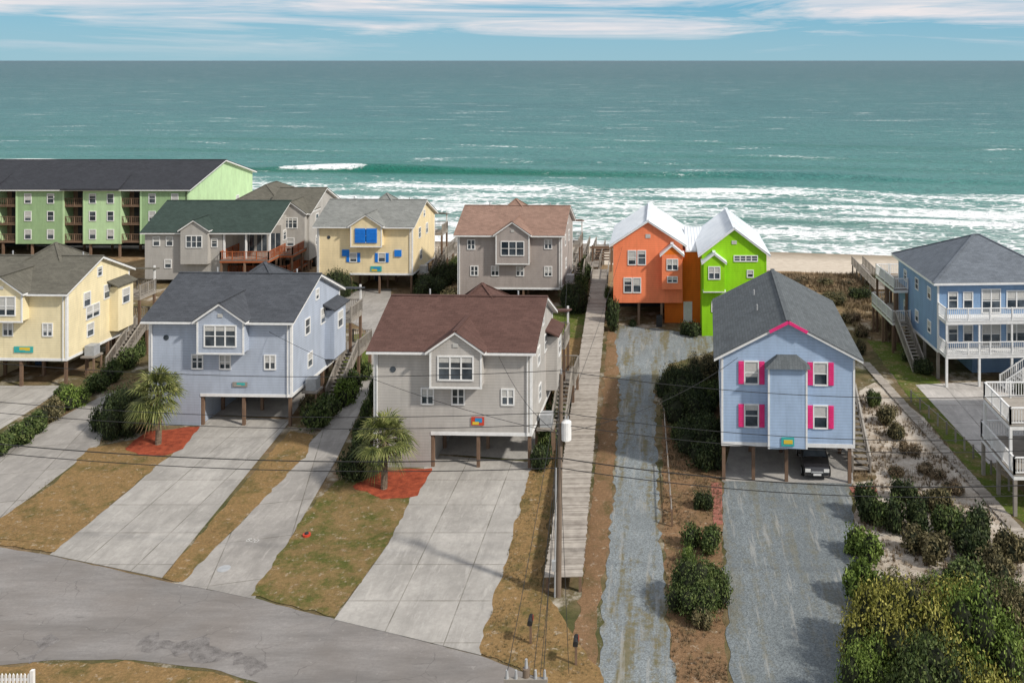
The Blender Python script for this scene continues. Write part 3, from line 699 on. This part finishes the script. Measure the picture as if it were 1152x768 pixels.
def edge_house():
    x,y=G(1131,572); b=B('white_porch_house',(x,y)); 
    b.box('walls','s_blue',6.8,16,1.5,12,2.5,8.3); b.hip('r_slate',6.8,16,1.5,12,8.5,11.2,.4)
    b.deck(.1,12,-1.0,4.5,2.5,'wood','white','FLB',1.0,pm='wood'); b.deck(.1,12,-.4,4.0,5.2,'wood','white','FLB',1.0,posts=False)
    for yy in (-.3,3.9):
        for xx in (.2,3,6): b.box('posts','white',xx-.08,xx+.08,yy-.08,yy+.08,2.5,5.0)
    b.win('L',6.8,5,6.6,.8,1.2)
    b.finish()
edge_house()
# ------------------------------------------------------------ green condominium
def condo():
    xr,yr=G(212,290); Lc=62; d=19; b=B('green_condominium_building',(xr-Lc,yr)); ze=9.4; zr=12.2; zf=1.9
    b.body('s_mint',0,Lc,2.0,d,zf,ze,zr,'x')
    b.gable('r_condo',0,Lc,0,d,ze,zr,'x',.5,.5)
    x=Lc; i=0
    b.body('s_mint',Lc-.4,Lc-.001,0,d,zf,ze,zr-.01,'x','gable_wall')
    while x>2:
        bw=5.2 if i%2 else 6.6
        x0=x-bw; b.box('bays','s_green' if i%2==0 else 's_mint',x0,x-.003,0,2.01,zf,ze-.1)
        for z in (3.2,5.7,8.1):
            for u in (.25,.72): b.win('F',0,x0+bw*u,z,.8,1.2)
        for xx in (x0,x-.2): b.box('trim','s_mint',xx-.02,xx+.2,-.04,.1,zf-.002,ze-.2)
        r=2.6
        for z in (zf+.3,4.6,7.1):
            b.box('balconies','darkwood',x0-r,x0-.01,.1,2.0,z-.15,z); b.rail((x0-r,.15),(x0,.15),z,'darkwood',1.0,step=.25)
            b.fb('doors','dark','F',2.0,x0-r*.75,x0-r*.3,z,z+2.0,.11,.13)
        b.box('recess_wall','darkwood',x0-r,x0-.01,1.9,1.99,zf,ze-.1)
        x=x0-r; i+=1
    for xc in (Lc-13,Lc-30,Lc-47): 
        b.slab('roof','r_condo',[(xc-4,-.9,9.55),(xc+4,-.9,9.55),(xc+2.2,6.0,11.35),(xc-2.2,6.0,11.35)],.2)
    for k in range(int(Lc/4)):
        for yy in (.2,5,10,15): b.box('posts','darkwood',k*4+.3,k*4+.55,yy,yy+.25,0,zf)
    b.box('walls','dark',1,Lc-1,8,17,0,zf-.01)  # open parking below: its shade is painted as one near-black block
    for z in (3.3,5.8):
        for yy in (3,8,14): b.win('R',Lc,yy,z,.8,1.2)
    b.deck(Lc+.02,Lc+1.6,3,16,4.4,'wood','white','FRB')
    b.finish()
condo()
def green_roof_house():
    w=W(163,320,250); b=B('grey_house_with_green_roof',G(163,320)); d=11; ze=6.4; zr=9.1; w2=W(163,320,303)
    b.body('s_warm',0,w,0,d,0.6,ze,zr,'x'); b.gable('r_green',0,w2,0,d,ze,zr,'x',.45,.35)
    b.body('s_warm',w+.001,w2-.3,4,d,2.4,ze,zr-.3,'x','rear_walls')
    b.body('s_warm',w*.5,w*.85,-.7,2,2.6,6.7,7.8,'y','bay'); b.gable('r_green',w*.5,w*.85,-.7,2.3,6.7,7.8,'y',.25,.2)
    b.win('F',-.7,w*.675,5.3,1.8,1.3,3); b.win('F',0,w*.15,5.2,.7,1.0); b.win('F',0,w*.32,5.2,.7,1.0); b.win('F',0,w*.9,5.0,.6,.9); b.win('F',0,w*.3,2.5,.7,.9)
    b.deck(w+.05,w2+.3,-.8,4,3.1,'wood','redwood','FRL',1.0); b.deck(w+.05,w2+1.6,1.2,d+2,.9,'wood','redwood','FR',1.0)
    for xx in (w+.2,(w+w2)/2,w2): b.box('posts','white',xx-.1,xx+.1,.0,.2,3.1,6.2)
    for xx in (w+1.4,w+3,w2-1): b.fb('windows','glass','F',4,xx-.6,xx+.6,3.2,5.4,0,.04); b.fb('window_frames','white','F',4,xx-.03,xx+.03,3.2,5.4,.041,.06)
    for yy in (5,8): b.win('R',w2-.3,yy,5,.8,1.1)
    b.deck(w2+.3,w2+2,2,d,3.1,'wood','redwood','FRB',1.0)
    b.finish()
green_roof_house()
def twin():
    b=B('brown_roof_beach_house',G(300,306)); d=10; ww=W(300,306,348)
    b.body('s_warm',0,ww,0,d,1.5,7.6,9.9,'x'); b.gable('r_khaki',0,ww,0,d,7.6,9.9,'x',.4,.4)
    b.body('s_warm',ww*.3,ww*.95,-.8,3,3.2,7.7,9.0,'y','bay'); b.gable('r_khaki',ww*.3,ww*.95,-.8,3.5,7.7,9.0,'y',.3,.2)
    b.win('F',-.8,ww*.62,6.4,1.6,1.2,3); b.win('F',0,ww*.15,4,.6,.9); b.win('F',-.8,ww*.62,4,.8,.9)
    for yy in (2.5,5,7.5): b.win('R',ww,yy,6.4,.8,1.1); b.win('R',ww,yy,3.6,.8,1.1)
    for xx in (.1,ww-.3):
        for yy in (.1,5,9.6): b.box('posts','darkwood',xx,xx+.2,yy,yy+.2,0,1.5)
    b.box('walls','dark',.4,ww-.4,3,9,0,1.49)  # near-black block stands in for shade under the raised floor
    b.deck(.5,ww+1.6,d,d+3,3,'wood','wood','RB'); b.finish()
    b=B('brown_roof_beach_house',G(252,297)); ww=W(252,297,318); d=11
    b.box('walls','s_warm',0,ww,0,d,1,7.2); b.hip('r_khaki',0,ww,0,d,7.4,10.0,.5)
    for u in (.2,.5,.8): b.win('F',0,ww*u,6.0,.8,1.1)
    b.deck(0,ww,d,d+3,3,'wood','wood','RB'); b.finish()
twin()
def crossover(x,y0,y1,z=1.2):
    a=Vector(G(x,y0,z)); L=(Vector(G(x,y1,z))-a).length; b=B('dune_crossover',(a.x,a.y),0)
    k=0
    while k<L:
        b.box('boards','boards',-.7,.7,k,k+.13,z-.05,z); k+=.15
    for s_ in (-.7,.7): b.rail((s_,0),(s_,L),z,'wood',1.0,step=.25)
    k=.3
    while k<L:
        for s_ in (-.6,.6): b.box('legs','wood',s_-.08,s_+.08,k-.08,k+.08,-3.2,z-.06)
        k+=2.4
    b.finish()
crossover(500,292,268); crossover(645,305,274); crossover(991,325,298,.8); crossover(668,300,278,1.0); crossover(430,290,268)
b=B('beach_access_gate',G(677,303)); 
for xx in (-1.3,1.1): b.box('posts','darkwood',xx,xx+.2,0,.2,-.5,3.1)
b.box('crossbeam','darkwood',-1.5,1.5,-.01,.21,2.7,2.95); b.stairs(-1.0,1.0,.5,3.5,.9,2.0,'darkwood','wood'); b.deck(-1.2,1.2,3.5,6,2.0,'wood','wood','LR'); b.finish()
# ------------------------------------------------------------ foliage
import bmesh
def ico():
    bm=bmesh.new(); bmesh.ops.create_icosphere(bm,subdivisions=1,radius=1)
    v=[tuple(x.co) for x in bm.verts]; f=[tuple(y.index for y in x.verts) for x in bm.faces]; bm.free(); return v,f
IV,IF=ico()
def bush_mesh(name,n,leaf,nl,seed,core=.74,sp=.55):
    R=random.Random(seed); lumps=[]
    for i in range(nl):
        a=R.uniform(0,2*math.pi); r=sp*math.sqrt(R.random())*1.05; z=R.uniform(.18,.68)*(1-.35*r/sp)
        lumps.append((Vector((r*math.cos(a),r*math.sin(a),z)),R.uniform(.2,.42)))
    vs=[];fs=[];mi=[]
    for c,rr in lumps:
        o=len(vs)
        for v in IV:
            k=rr*core*(1+.25*noise.noise(Vector(v)*2+c*5)); p=c+Vector(v)*k; vs.append((p.x,p.y,max(0,p.z)))
        fs+= [tuple(i+o for i in f) for f in IF]; mi+=[1]*len(IF)
    for i in range(n):
        c,rr=R.choice(lumps); dv=Vector((R.gauss(0,1),R.gauss(0,1),R.gauss(0.15,1))).normalized()
        p=c+dv*rr*R.uniform(.72,1.15)*(1+.35*noise.noise(dv*2.5+c*5))
        if R.random()<.06: p=c+dv*rr*R.uniform(1.1,1.35)
        if p.z<0: continue
        nn=(dv*.7+Vector((R.gauss(0,1),R.gauss(0,1),R.gauss(0,1)))*.55).normalized()
        t=nn.cross(Vector((R.gauss(0,1),R.gauss(0,1),R.gauss(0,1)))).normalized(); u=nn.cross(t)
        L=leaf*R.uniform(.6,1.35); w_=L*.45; o=len(vs)
        vs+= [tuple(p-t*L*.5),tuple(p+u*w_*.5),tuple(p+t*L*.5),tuple(p-u*w_*.5)]; fs.append((o,o+1,o+2,o+3)); mi.append(0)
    me=bpy.data.meshes.new(name); me.from_pydata(vs,[],fs); me.materials.append(None); me.materials.append(None)
    me.polygons.foreach_set('material_index',mi); me.update(); return me
SM=[bush_mesh('shrub_mesh',2600,.13,9+i,i) for i in range(5)]
BG=[bush_mesh('large_shrub_mesh',12000,.06,22+i*4,20+i,sp=.68) for i in range(4)]
LM={'dark':leafmat('dark_leaves',(.012,.022,.008),(.034,.052,.018),(.085,.105,.038)),
    'mid':leafmat('green_leaves',(.022,.04,.01),(.064,.095,.026),(.15,.18,.06)),
    'bright':leafmat('bright_leaves',(.035,.06,.01),(.11,.165,.03),(.22,.29,.07)),
    'yellow':leafmat('yellow_green_leaves',(.06,.07,.012),(.21,.205,.04),(.44,.40,.11)),
    'olive':leafmat('olive_leaves',(.04,.036,.018),(.125,.11,.053),(.25,.21,.11)),
    'dry':leafmat('dry_brush',(.06,.042,.025),(.18,.13,.075),(.34,.26,.165))}
coremat=surf('shrub_dark_filler',(.010,.014,.006),(.022,.026,.012),4,.95,0)  # added dark lumps inside the leaves, block light showing through
rr=random.Random(3)
def shrub(x,yb,rx,h,kind='mid',big=False,name=None):
    D=DD(yb); s=1000/D; R_=rx/s; p=G(x,yb)
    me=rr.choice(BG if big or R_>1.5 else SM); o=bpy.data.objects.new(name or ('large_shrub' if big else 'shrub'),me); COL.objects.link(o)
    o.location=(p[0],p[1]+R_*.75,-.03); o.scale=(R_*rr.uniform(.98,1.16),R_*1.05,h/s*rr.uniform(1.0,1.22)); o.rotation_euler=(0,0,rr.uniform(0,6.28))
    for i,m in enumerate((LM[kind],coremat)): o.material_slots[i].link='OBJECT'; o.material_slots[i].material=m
S='''8 508 20 30 mid|30 493 19 28 mid|50 478 18 28 olive|72 463 18 26 bright|98 447 18 26 mid|120 433 15 25 mid|138 417 15 25 mid|154 402 13 22 mid|163 386 10 20 mid
-15 520 20 30 mid|64 452 12 18 mid|128 497 27 56 dark|152 486 18 38 dark|112 488 15 30 dark|205 470 10 18 dark
350 489 20 32 mid|366 474 19 30 mid|381 460 18 30 bright|394 445 16 28 mid|404 430 13 25 mid|340 470 12 22 olive
388 547 22 40 dark|405 530 18 42 dark|402 505 13 34 dark|411 480 11 32 mid|418 458 9 30 dark|478 520 7 12 mid
607 532 15 30 dark|612 508 15 38 mid|616 485 12 32 dark|620 462 10 30 mid|632 474 9 18 bright
375 338 17 38 dark|480 334 20 25 dark|497 322 20 26 dark|512 310 15 20 mid|470 322 12 20 dark|505 345 14 18 olive|395 330 8 12 mid
644 354 17 36 dark|656 322 13 30 dark|650 338 13 32 mid|657 305 9 20 dark|688 374 11 42 dark|686 345 8 26 mid|776 381 14 18 dark|712 368 6 8 dark
750 448 16 26 dark|768 455 26 40 dark|795 438 22 38 olive|775 482 30 42 dark|800 468 18 40 mid|785 515 28 42 dark|798 536 24 40 dark|765 500 14 25 mid|805 500 12 30 dark
792 578 14 22 dark|792 628 26 34 mid|775 640 12 20 bright|784 700 36 62 mid|803 690 22 50 mid|768 678 16 40 mid|789 712 12 24 olive
978 590 22 38 dark|1000 600 24 38 mid|1028 610 28 44 dark|975 640 28 36 bright|980 690 32 48 bright|1050 640 30 42 olive|1075 612 26 36 mid|1062 585 22 30 olive|1020 570 18 28 dark|1100 640 30 42 dark|1130 665 30 42 olive|1110 612 24 34 dark|1145 635 24 34 olive|1090 672 30 36 mid
1000 480 15 22 olive|1012 497 14 18 olive|985 460 12 20 mid|1025 515 14 14 dry|1050 540 18 12 dry|1075 560 16 14 dry|1010 540 12 12 dry|1035 570 14 12 dry
1040 424 15 20 dark|1025 410 12 16 mid|1148 445 10 16 dark|970 380 10 14 dry|968 400 9 16 olive
880 322 12 9 olive|905 320 14 8 dry|930 324 13 9 olive|955 324 12 9 dry|900 340 14 12 dry|940 345 16 14 olive|970 340 14 16 dark|985 322 12 12 olive|960 365 14 12 dry
300 296 12 12 dark|390 300 12 14 dark|440 296 10 12 olive'''
for l in S.replace('\n','|').split('|'):
    t=l.split(); shrub(float(t[0]),float(t[1]),float(t[2]),float(t[3]),t[4])
for t in ((1000,770,52,92,'yellow'),(1052,790,55,105,'yellow'),(1112,800,58,110,'bright'),(1160,770,45,90,'olive'),(1028,728,42,62,'olive'),(1085,735,46,66,'yellow'),(1140,725,40,62,'mid'),(985,820,40,80,'bright'),(1060,860,60,110,'mid'),(1130,880,60,110,'yellow'),(1010,710,30,45,'mid'),(1060,700,30,44,'bright')):
    shrub(*t,big=True)
def grassmass(name,area,n,h,mat,seed,jit=.5):
    R=random.Random(seed); vs=[];fs=[]
    P=[Vector(G(*p)) for p in area]
    def inside(x,y):
        c=False;j=len(P)-1
        for i in range(len(P)):
            if (P[i].y>y)!=(P[j].y>y) and x<(P[j].x-P[i].x)*(y-P[i].y)/(P[j].y-P[i].y)+P[i].x: c=not c
            j=i
        return c
    xs=[p.x for p in P];ys=[p.y for p in P]; k=0
    while k<n:
        x=R.uniform(min(xs),max(xs)); y=R.uniform(min(ys),max(ys)); k+=1
        if not inside(x,y) or noise.noise(Vector((x*.5,y*.5,seed)))<R.uniform(-.45,.25): continue
        q=y-shore(x)
        if q>-19: continue
        z=landz(x,q)
        for _ in range(7):
            a=R.uniform(0,6.28); hh=h*R.uniform(.5,1.2); l=hh*R.uniform(.1,.7); w_=h*.07
            bx=x+R.gauss(0,h*.15);by=y+R.gauss(0,h*.15);o=len(vs); ca,sa=math.cos(a),math.sin(a)
            vs+= [(bx-sa*w_,by+ca*w_,z-.02),(bx+sa*w_,by-ca*w_,z-.02),(bx+ca*l,by+sa*l,z+hh)]; fs.append((o,o+1,o+2))
    me=bpy.data.meshes.new(name); me.from_pydata(vs,[],fs); me.materials.append(mat); o=bpy.data.objects.new(name,me); COL.objects.link(o)
grassmass('dune_grass',[(864,303),(1000,303),(1005,385),(968,380),(940,330),(864,326)],9000,.5,LM['dry'],1)
grassmass('dune_grass',[(380,270),(660,272),(655,300),(640,330),(490,320),(480,290),(380,290)],8000,.55,LM['dry'],2)
grassmass('verge_grass',[(540,735),(596,532),(626,505),(608,660),(680,765),(600,760)],6000,.14,LM['olive'],3)
grassmass('verge_grass',[(745,440),(812,540),(818,768),(758,768),(746,600)],6000,.18,LM['dry'],4)
grassmass('beach_brush',[(965,440),(1040,470),(1150,610),(1152,700),(975,768),(960,545)],7000,.28,LM['dry'],5)
grassmass('lawn_tufts',[(283,670),(376,694),(437,612),(470,545),(380,540)],5000,.08,LM['olive'],6)
grassmass('lawn_tufts',[(0,583),(100,505),(165,492),(200,505),(60,622),(0,614)],5000,.09,LM['olive'],7)
grassmass('lawn_tufts',[(183,650),(205,655),(345,512),(352,490),(326,485)],4000,.09,LM['olive'],8)
M['palm']=leafmat('palm_leaves',(.03,.042,.012),(.115,.135,.036),(.26,.26,.095)); M['palmdead']=surf('dead_fronds',(.16,.1,.05),(.28,.19,.1),3,.9,0)
M['trunk']=surf('palm_trunk_bark',(.09,.065,.045),(.22,.17,.125),6,.95,.8,18)
def palm(x,yb,ht,cr,seed):
    R=random.Random(seed); b=B('palm_tree',G(x,yb))
    n=16
    for i in range(n):
        z0=ht*i/n;z1=ht*(i+1)/n; r=.2-.05*i/n
        b.cyl('trunk','trunk',(.04*math.sin(z0),0,z0-.01),(.04*math.sin(z1),0,z1),r*1.12,r*.92,10)
    for i in range(14):
        a=R.uniform(0,6.28); z=ht-R.uniform(0,.9); b.beam('boots','trunk',(.1*math.cos(a),.1*math.sin(a),z),(.34*math.cos(a),.34*math.sin(a),z+.3),.07,.04)
    for k in range(62):
        a=R.uniform(0,2*math.pi); el=math.radians(R.choice([R.uniform(20,85),R.uniform(-15,40),R.uniform(-60,0)]))
        mt='palmdead' if el<-.75 and R.random()<.6 else 'palm'
        d=Vector((math.cos(a)*math.cos(el),math.sin(a)*math.cos(el),math.sin(el))); side=d.cross(Vector((0,0,1))).normalized(); up=side.cross(d)
        pl=cr*R.uniform(.35,.55); c0=Vector((0,0,ht)); tip=c0+d*pl+Vector((0,0,-.05*pl)); b.beam('stalks','palm',c0,tip,.035,.025)
        fl=cr*R.uniform(.45,.62)
        for j in range(17):
            t=(j/16-.5)*math.radians(200); ld=(d*math.cos(t)+side*math.sin(t)+up*(.12*abs(math.sin(t)))).normalized()
            L=fl*(1-.25*abs(t)/1.75)*R.uniform(.85,1.1); mid=tip+ld*L*.55; end=tip+ld*L+Vector((0,0,-L*R.uniform(.2,.5)))
            wd=up.cross(ld).normalized()*.035*cr/2
            vs=[tuple(tip),tuple(mid-wd),tuple(end),tuple(mid+wd)]
            b.poly('fronds',mt,vs,[(0,1,2,3)])
    b.finish()
palm(178,500,3.5,2.35,1); palm(432,550,3.1,2.25,2)
# ------------------------------------------------------------ street furniture
def upole(x,y,ht,lean=0,arm=0):
    b=B('utility_pole',(x,y)); b.cyl('shaft','polewood',(0,0,-.3),(lean,0,ht),.15,.10,12)
    if arm:
        b.box('crossarm','wood',-arm,arm,-.14,-.02,ht-.35,ht-.23)
        for xx in (-arm+.08,-arm*.45,arm*.45,arm-.08): b.cyl('insulators','metal',(xx,-.08,ht-.23),(xx,-.08,ht),.05,.03,8)
        b.beam('brace','metal',(-.5,-.12,ht-.33),(0,-.14,ht-.9),.04); b.beam('brace','metal',(.5,-.12,ht-.33),(0,-.14,ht-.9),.04)
    b.cyl('top_insulator','metal',(lean,0,ht),(lean,0,ht+.25),.05,.035,8)
    return b
px,py=G(628,670); q=upole(px,py,11.2,.15); 
q.cyl('transformer','white',(.42,-.05,7.9),(.42,-.05,8.8),.25,.25,14); q.cyl('transformer','white',(.42,-.05,8.8),(.42,-.05,8.9),.25,.1,14)
q.cyl('transformer','metal',(.36,-.05,8.88),(.36,-.05,9.1),.035,.03,6); q.cyl('transformer','metal',(.5,-.05,8.88),(.5,-.05,9.1),.035,.03,6)
q.box('bracket','metal',.1,.25,-.1,0,8.2,8.6); q.cyl('riser_pipe','metal',(-.16,-.12,0),(-.1,-.1,6.5),.04,.04,8); q.box('meter','metal',-.3,-.1,-.3,-.1,1.4,1.9); q.finish()
nD=24.6; nx,ny=((592-X0)/1000*nD,nD); upole(nx,ny,10.2,0,.6).finish()
lx,ly=G(-230,606); upole(lx,ly,11).finish(); rx_,ry_=G(1330,690); upole(rx_,ry_,11).finish()
def wire(a,b_,sag=.6,r=.012,name='power_line'):
    cu=bpy.data.curves.new(name,'CURVE'); cu.dimensions='3D'; cu.bevel_depth=r; cu.bevel_resolution=1; sp=cu.splines.new('POLY'); n=24; sp.points.add(n)
    for i in range(n+1):
        t=i/n; sp.points[i].co=(a[0]+(b_[0]-a[0])*t,a[1]+(b_[1]-a[1])*t,a[2]+(b_[2]-a[2])*t-sag*4*t*(1-t),1)
    cu.materials.append(M['black']); o=bpy.data.objects.new(name,cu); COL.objects.link(o)
for z,r in ((11.4,.016),(9.3,.016),(8.7,.016),(7.0,.026),(6.5,.02)):
    wire((px+.1,py-.1,z),(lx,ly,z-.2),1.0,r)
    wire((px+.1,py-.1,z),(rx_,ry_,z-.2),1.0,r)
for ox,z in ((-.5,11.2),(.5,11.2),(0,9.2),(0,7)):
    wire((px+.1,py-.1,z),(nx+ox,ny-.1,z-1.0),.35,.010)
for tgt in ((G(560,525),7.5),(G(300,478),7.0),(G(830,543),8.0),(G(700,366),8.0),(G(640,335),7.0)):
    wire((px,py,8.2),(tgt[0][0],tgt[0][1],tgt[1]),.7,.013)
wire((px,py,9.5),(G(640,760)[0],G(640,760)[1],.1),0,.012,'guy_wire')
def mailbox(x,y,c='black'):
    b=B('mailbox',G(x,y)); b.box('post','darkwood',-.05,.05,-.05,.05,0,1.1); b.box('arm','darkwood',-.06,.06,-.3,.2,1.0,1.06)
    n=8; w=.11; v=[]
    for yy in (-.35,.2):
        v+=[(-w,yy,1.06),(w,yy,1.06)]+[(w*math.cos(math.pi*i/n),yy,1.18+w*math.sin(math.pi*i/n)) for i in range(n+1)]
    m_=n+3; b.poly('box',c,v,[tuple(range(m_)),tuple(range(2*m_-1,m_-1,-1))]+[(i,(i+1)%m_,(i+1)%m_+m_,i+m_) for i in range(m_)])
    b.box('flag','sgr',w+.005,w+.02,-.1,-.05,1.15,1.4); b.finish()
mailbox(648,748); mailbox(597,724)
b=B('white_picket_fence',G(-25,790))
for i in range(14): 
    b.box('pickets','white',i*.16,i*.16+.09,0,.03,.08,1.15); b.poly('pickets','white',[(i*.16,0,1.15),(i*.16+.09,0,1.15),(i*.16+.045,0,1.23),(i*.16,.03,1.15),(i*.16+.09,.03,1.15),(i*.16+.045,.03,1.23)],[(0,1,2),(5,4,3),(0,2,5,3),(1,4,5,2)])
for z in (.3,.9): b.box('rails','white',-.05,2.3,.031,.07,z,z+.09)
b.box('post','white',2.2,2.34,-.03,.11,0,1.35); b.finish()
b=B('post_and_rope_fence',(0,0)); 
prev=None
for i in range(12):
    t=i/11; p=G(1025+t*110,452+t*100); b.box('posts','wood',p[0]-.05,p[0]+.05,p[1]-.05,p[1]+.05,0,.95)
    if prev: b.beam('rails','wood',(prev[0],prev[1],.85),(p[0],p[1],.85),.04)
    prev=p
b.finish()
b=B('side_fence',(0,0)); prev=None
for i in range(9):
    t=i/8; p=G(746+t*10,462+t*130); b.box('posts','darkwood',p[0]-.05,p[0]+.05,p[1]-.05,p[1]+.05,0,1.0)
    if prev: b.beam('rails','wood',(prev[0],prev[1],.9),(p[0],p[1],.9),.05); b.beam('rails','wood',(prev[0],prev[1],.5),(p[0],p[1],.5),.05)
    prev=p
b.finish()
b=B('hose_reel',G(345,603)); b.cyl('ring','sgr',(0,0,.03),(0,0,.15),.22,.22,14); b.cyl('hub','dark',(0,0,.15),(0,0,.23),.12,.1,12); b.finish()
# ------------------------------------------------------------ car
def car():
    x,y=G(919,541); b=B('parked_car',(x,y-.15),-.05,.04)
    mC,nt,bs=base('black_car_paint',.2,.6); bs.inputs['Base Color'].default_value=(.018,.018,.022,1); bs.inputs['Coat Weight'].default_value=.7; M['carpaint']=mC
    m2,nt,bs=base('tyre_rubber',.9,.2); bs.inputs['Base Color'].default_value=(.015,.015,.015,1); M['tyre']=m2
    m3,nt,bs=base('headlamp',.15,.6); bs.inputs['Base Color'].default_value=(.7,.7,.68,1); M['lamp']=m3
    sec=[(0,.70,.66,.38,.66),(.12,.84,.78,.28,.84),(.9,.91,.85,.24,.98),(1.4,.92,.86,.24,1.02),(3.6,.92,.86,.24,1.06),(4.35,.88,.82,.28,1.03),(4.6,.78,.74,.4,.92)]
    v=[]
    for yy,a,c,zl,zb in sec:
        zm=(zl+zb)/2; v+=[(-a*.93,yy,zl),(-a,yy,zm),(-c,yy,zb),(-c*.55,yy,zb+.03),(c*.55,yy,zb+.03),(c,yy,zb),(a,yy,zm),(a*.93,yy,zl)]
    f=[]
    for i in range(len(sec)-1):
        for j in range(8): f.append((i*8+j,i*8+(j+1)%8,(i+1)*8+(j+1)%8,(i+1)*8+j))
    f+=[tuple(range(7,-1,-1)),tuple(range(len(v)-8,len(v)))]; b.poly('body','carpaint',v,f)
    cab=[(1.25,.80,1.0),(1.95,.66,1.48),(3.3,.66,1.5),(4.25,.76,1.03)]
    v=[]
    for yy,a,z in cab: v+=[(-a,yy,z),(a,yy,z)]
    b.poly('windscreen','glass',[v[0],v[1],v[3],v[2]],[(0,1,2,3)]); b.poly('roof_panel','carpaint',[v[2],v[3],v[5],v[4]],[(0,1,2,3)]); b.poly('rear_window','glass',[v[4],v[5],v[7],v[6]],[(0,1,2,3)])
    for s_ in (0,1): b.poly('side_windows','glass',[v[s_],v[2+s_],v[4+s_],v[6+s_],(v[6+s_][0],4.25,.98),(v[s_][0],1.25,.95)],[(0,1,2,3,4,5)])
    for s_ in (-1,1):
        b.beam('pillars','carpaint',(s_*.8,1.25,1.01),(s_*.66,1.95,1.49),.06); b.beam('pillars','carpaint',(s_*.76,4.25,1.04),(s_*.66,3.3,1.51),.08); b.beam('pillars','carpaint',(s_*.83,2.7,1.03),(s_*.67,2.7,1.49),.06)
        b.beam('pillars','carpaint',(s_*.66,1.95,1.49),(s_*.66,3.3,1.51),.06)
        b.box('headlamps','lamp',s_*.42,s_*.76,-.02,.15,.60,.78); b.box('mirrors','carpaint',s_*.86,s_*1.03,1.45,1.6,.98,1.12)
        for yy in (.85,3.75):
            b.cyl('wheels','tyre',(s_*.72,yy,.33),(s_*.93,yy,.33),.33,.33,20); b.cyl('wheels','metal',(s_*.93,yy,.33),(s_*.945,yy,.33),.2,.18,14)
    b.box('grille','metal',-.38,.38,-.03,.05,.56,.66); b.box('number_plate','white',-.25,.25,-.045,-.03,.4,.52); b.finish()
car()
# ------------------------------------------------------------ world, sun, camera
wd=bpy.data.worlds.new('World'); scene.world=wd; wd.use_nodes=True; nt=wd.node_tree
bg=nt.nodes['Background']; SUN_EL=math.radians(40); az=Vector((.84,-.46)).normalized()
sky=nt.nodes.new('ShaderNodeTexSky'); sky.sky_type='NISHITA'; sky.sun_disc=False; sky.sun_elevation=SUN_EL
sky.sun_rotation=math.atan2(az.x,az.y); sky.air_density=1.2; sky.dust_density=.6; sky.ozone_density=2.5
tc=N(nt,'ShaderNodeTexCoord').outputs['Generated']
sx=N(nt,'ShaderNodeSeparateXYZ',{0:tc}); z=sx.outputs[2]
mp=N(nt,'ShaderNodeMapping',{'Vector':tc,'Scale':(2.4,2.4,36),'Location':(.3,.2,.1)}).outputs[0]
n1=nz(nt,mp,1.1,7,.62,.7)
lowc=mr(nt,z,.02,.068,.0,.20)
cl=mr(nt,mth(nt,'ADD',n1,lowc),.53,.70)
cl=mth(nt,'MULTIPLY',cl,mr(nt,z,.006,.03,.12,.95))
teal=mixc(nt,mr(nt,z,0,.07),(3.3,6.1,7.5),(1.5,4.9,7.4))
skyc=mixc(nt,mr(nt,z,.1,.4,.85,.0),sky.outputs[0],teal)
n2=mr(nt,nz(nt,mp,2.3,5,.6),.35,.65)
cloud=mixc(nt,n2,(6.2,7.1,8.1),(9.6,9.0,9.0))
up=mr(nt,z,.12,.5,0,.42)
f=mth(nt,'MAXIMUM',cl,up)
nt.links.new(mixc(nt,f,skyc,cloud),bg.inputs[0]); bg.inputs[1].default_value=.092
sl=bpy.data.lights.new('sun','SUN'); sl.energy=4.0; sl.angle=math.radians(3); sl.color=(1,.94,.85)
so=bpy.data.objects.new('sun',sl); COL.objects.link(so)
dv=Vector((az.x*math.cos(SUN_EL),az.y*math.cos(SUN_EL),math.sin(SUN_EL))); so.rotation_euler=dv.to_track_quat('Z','Y').to_euler(); so.location=(60,-20,80)
cam=bpy.data.cameras.new('camera'); cam.sensor_width=36; cam.lens=36*FPX/1152; cam.shift_y=-316/1152.; cam.shift_x=-(X0-576)/1152.; cam.clip_end=200000; cam.clip_start=.5
co=bpy.data.objects.new('camera',cam); COL.objects.link(co); co.location=(0,0,CAMH); co.rotation_euler=(math.pi/2,0,0); scene.camera=co
scene.view_settings.view_transform='Standard'; scene.view_settings.look='None'; scene.view_settings.exposure=0
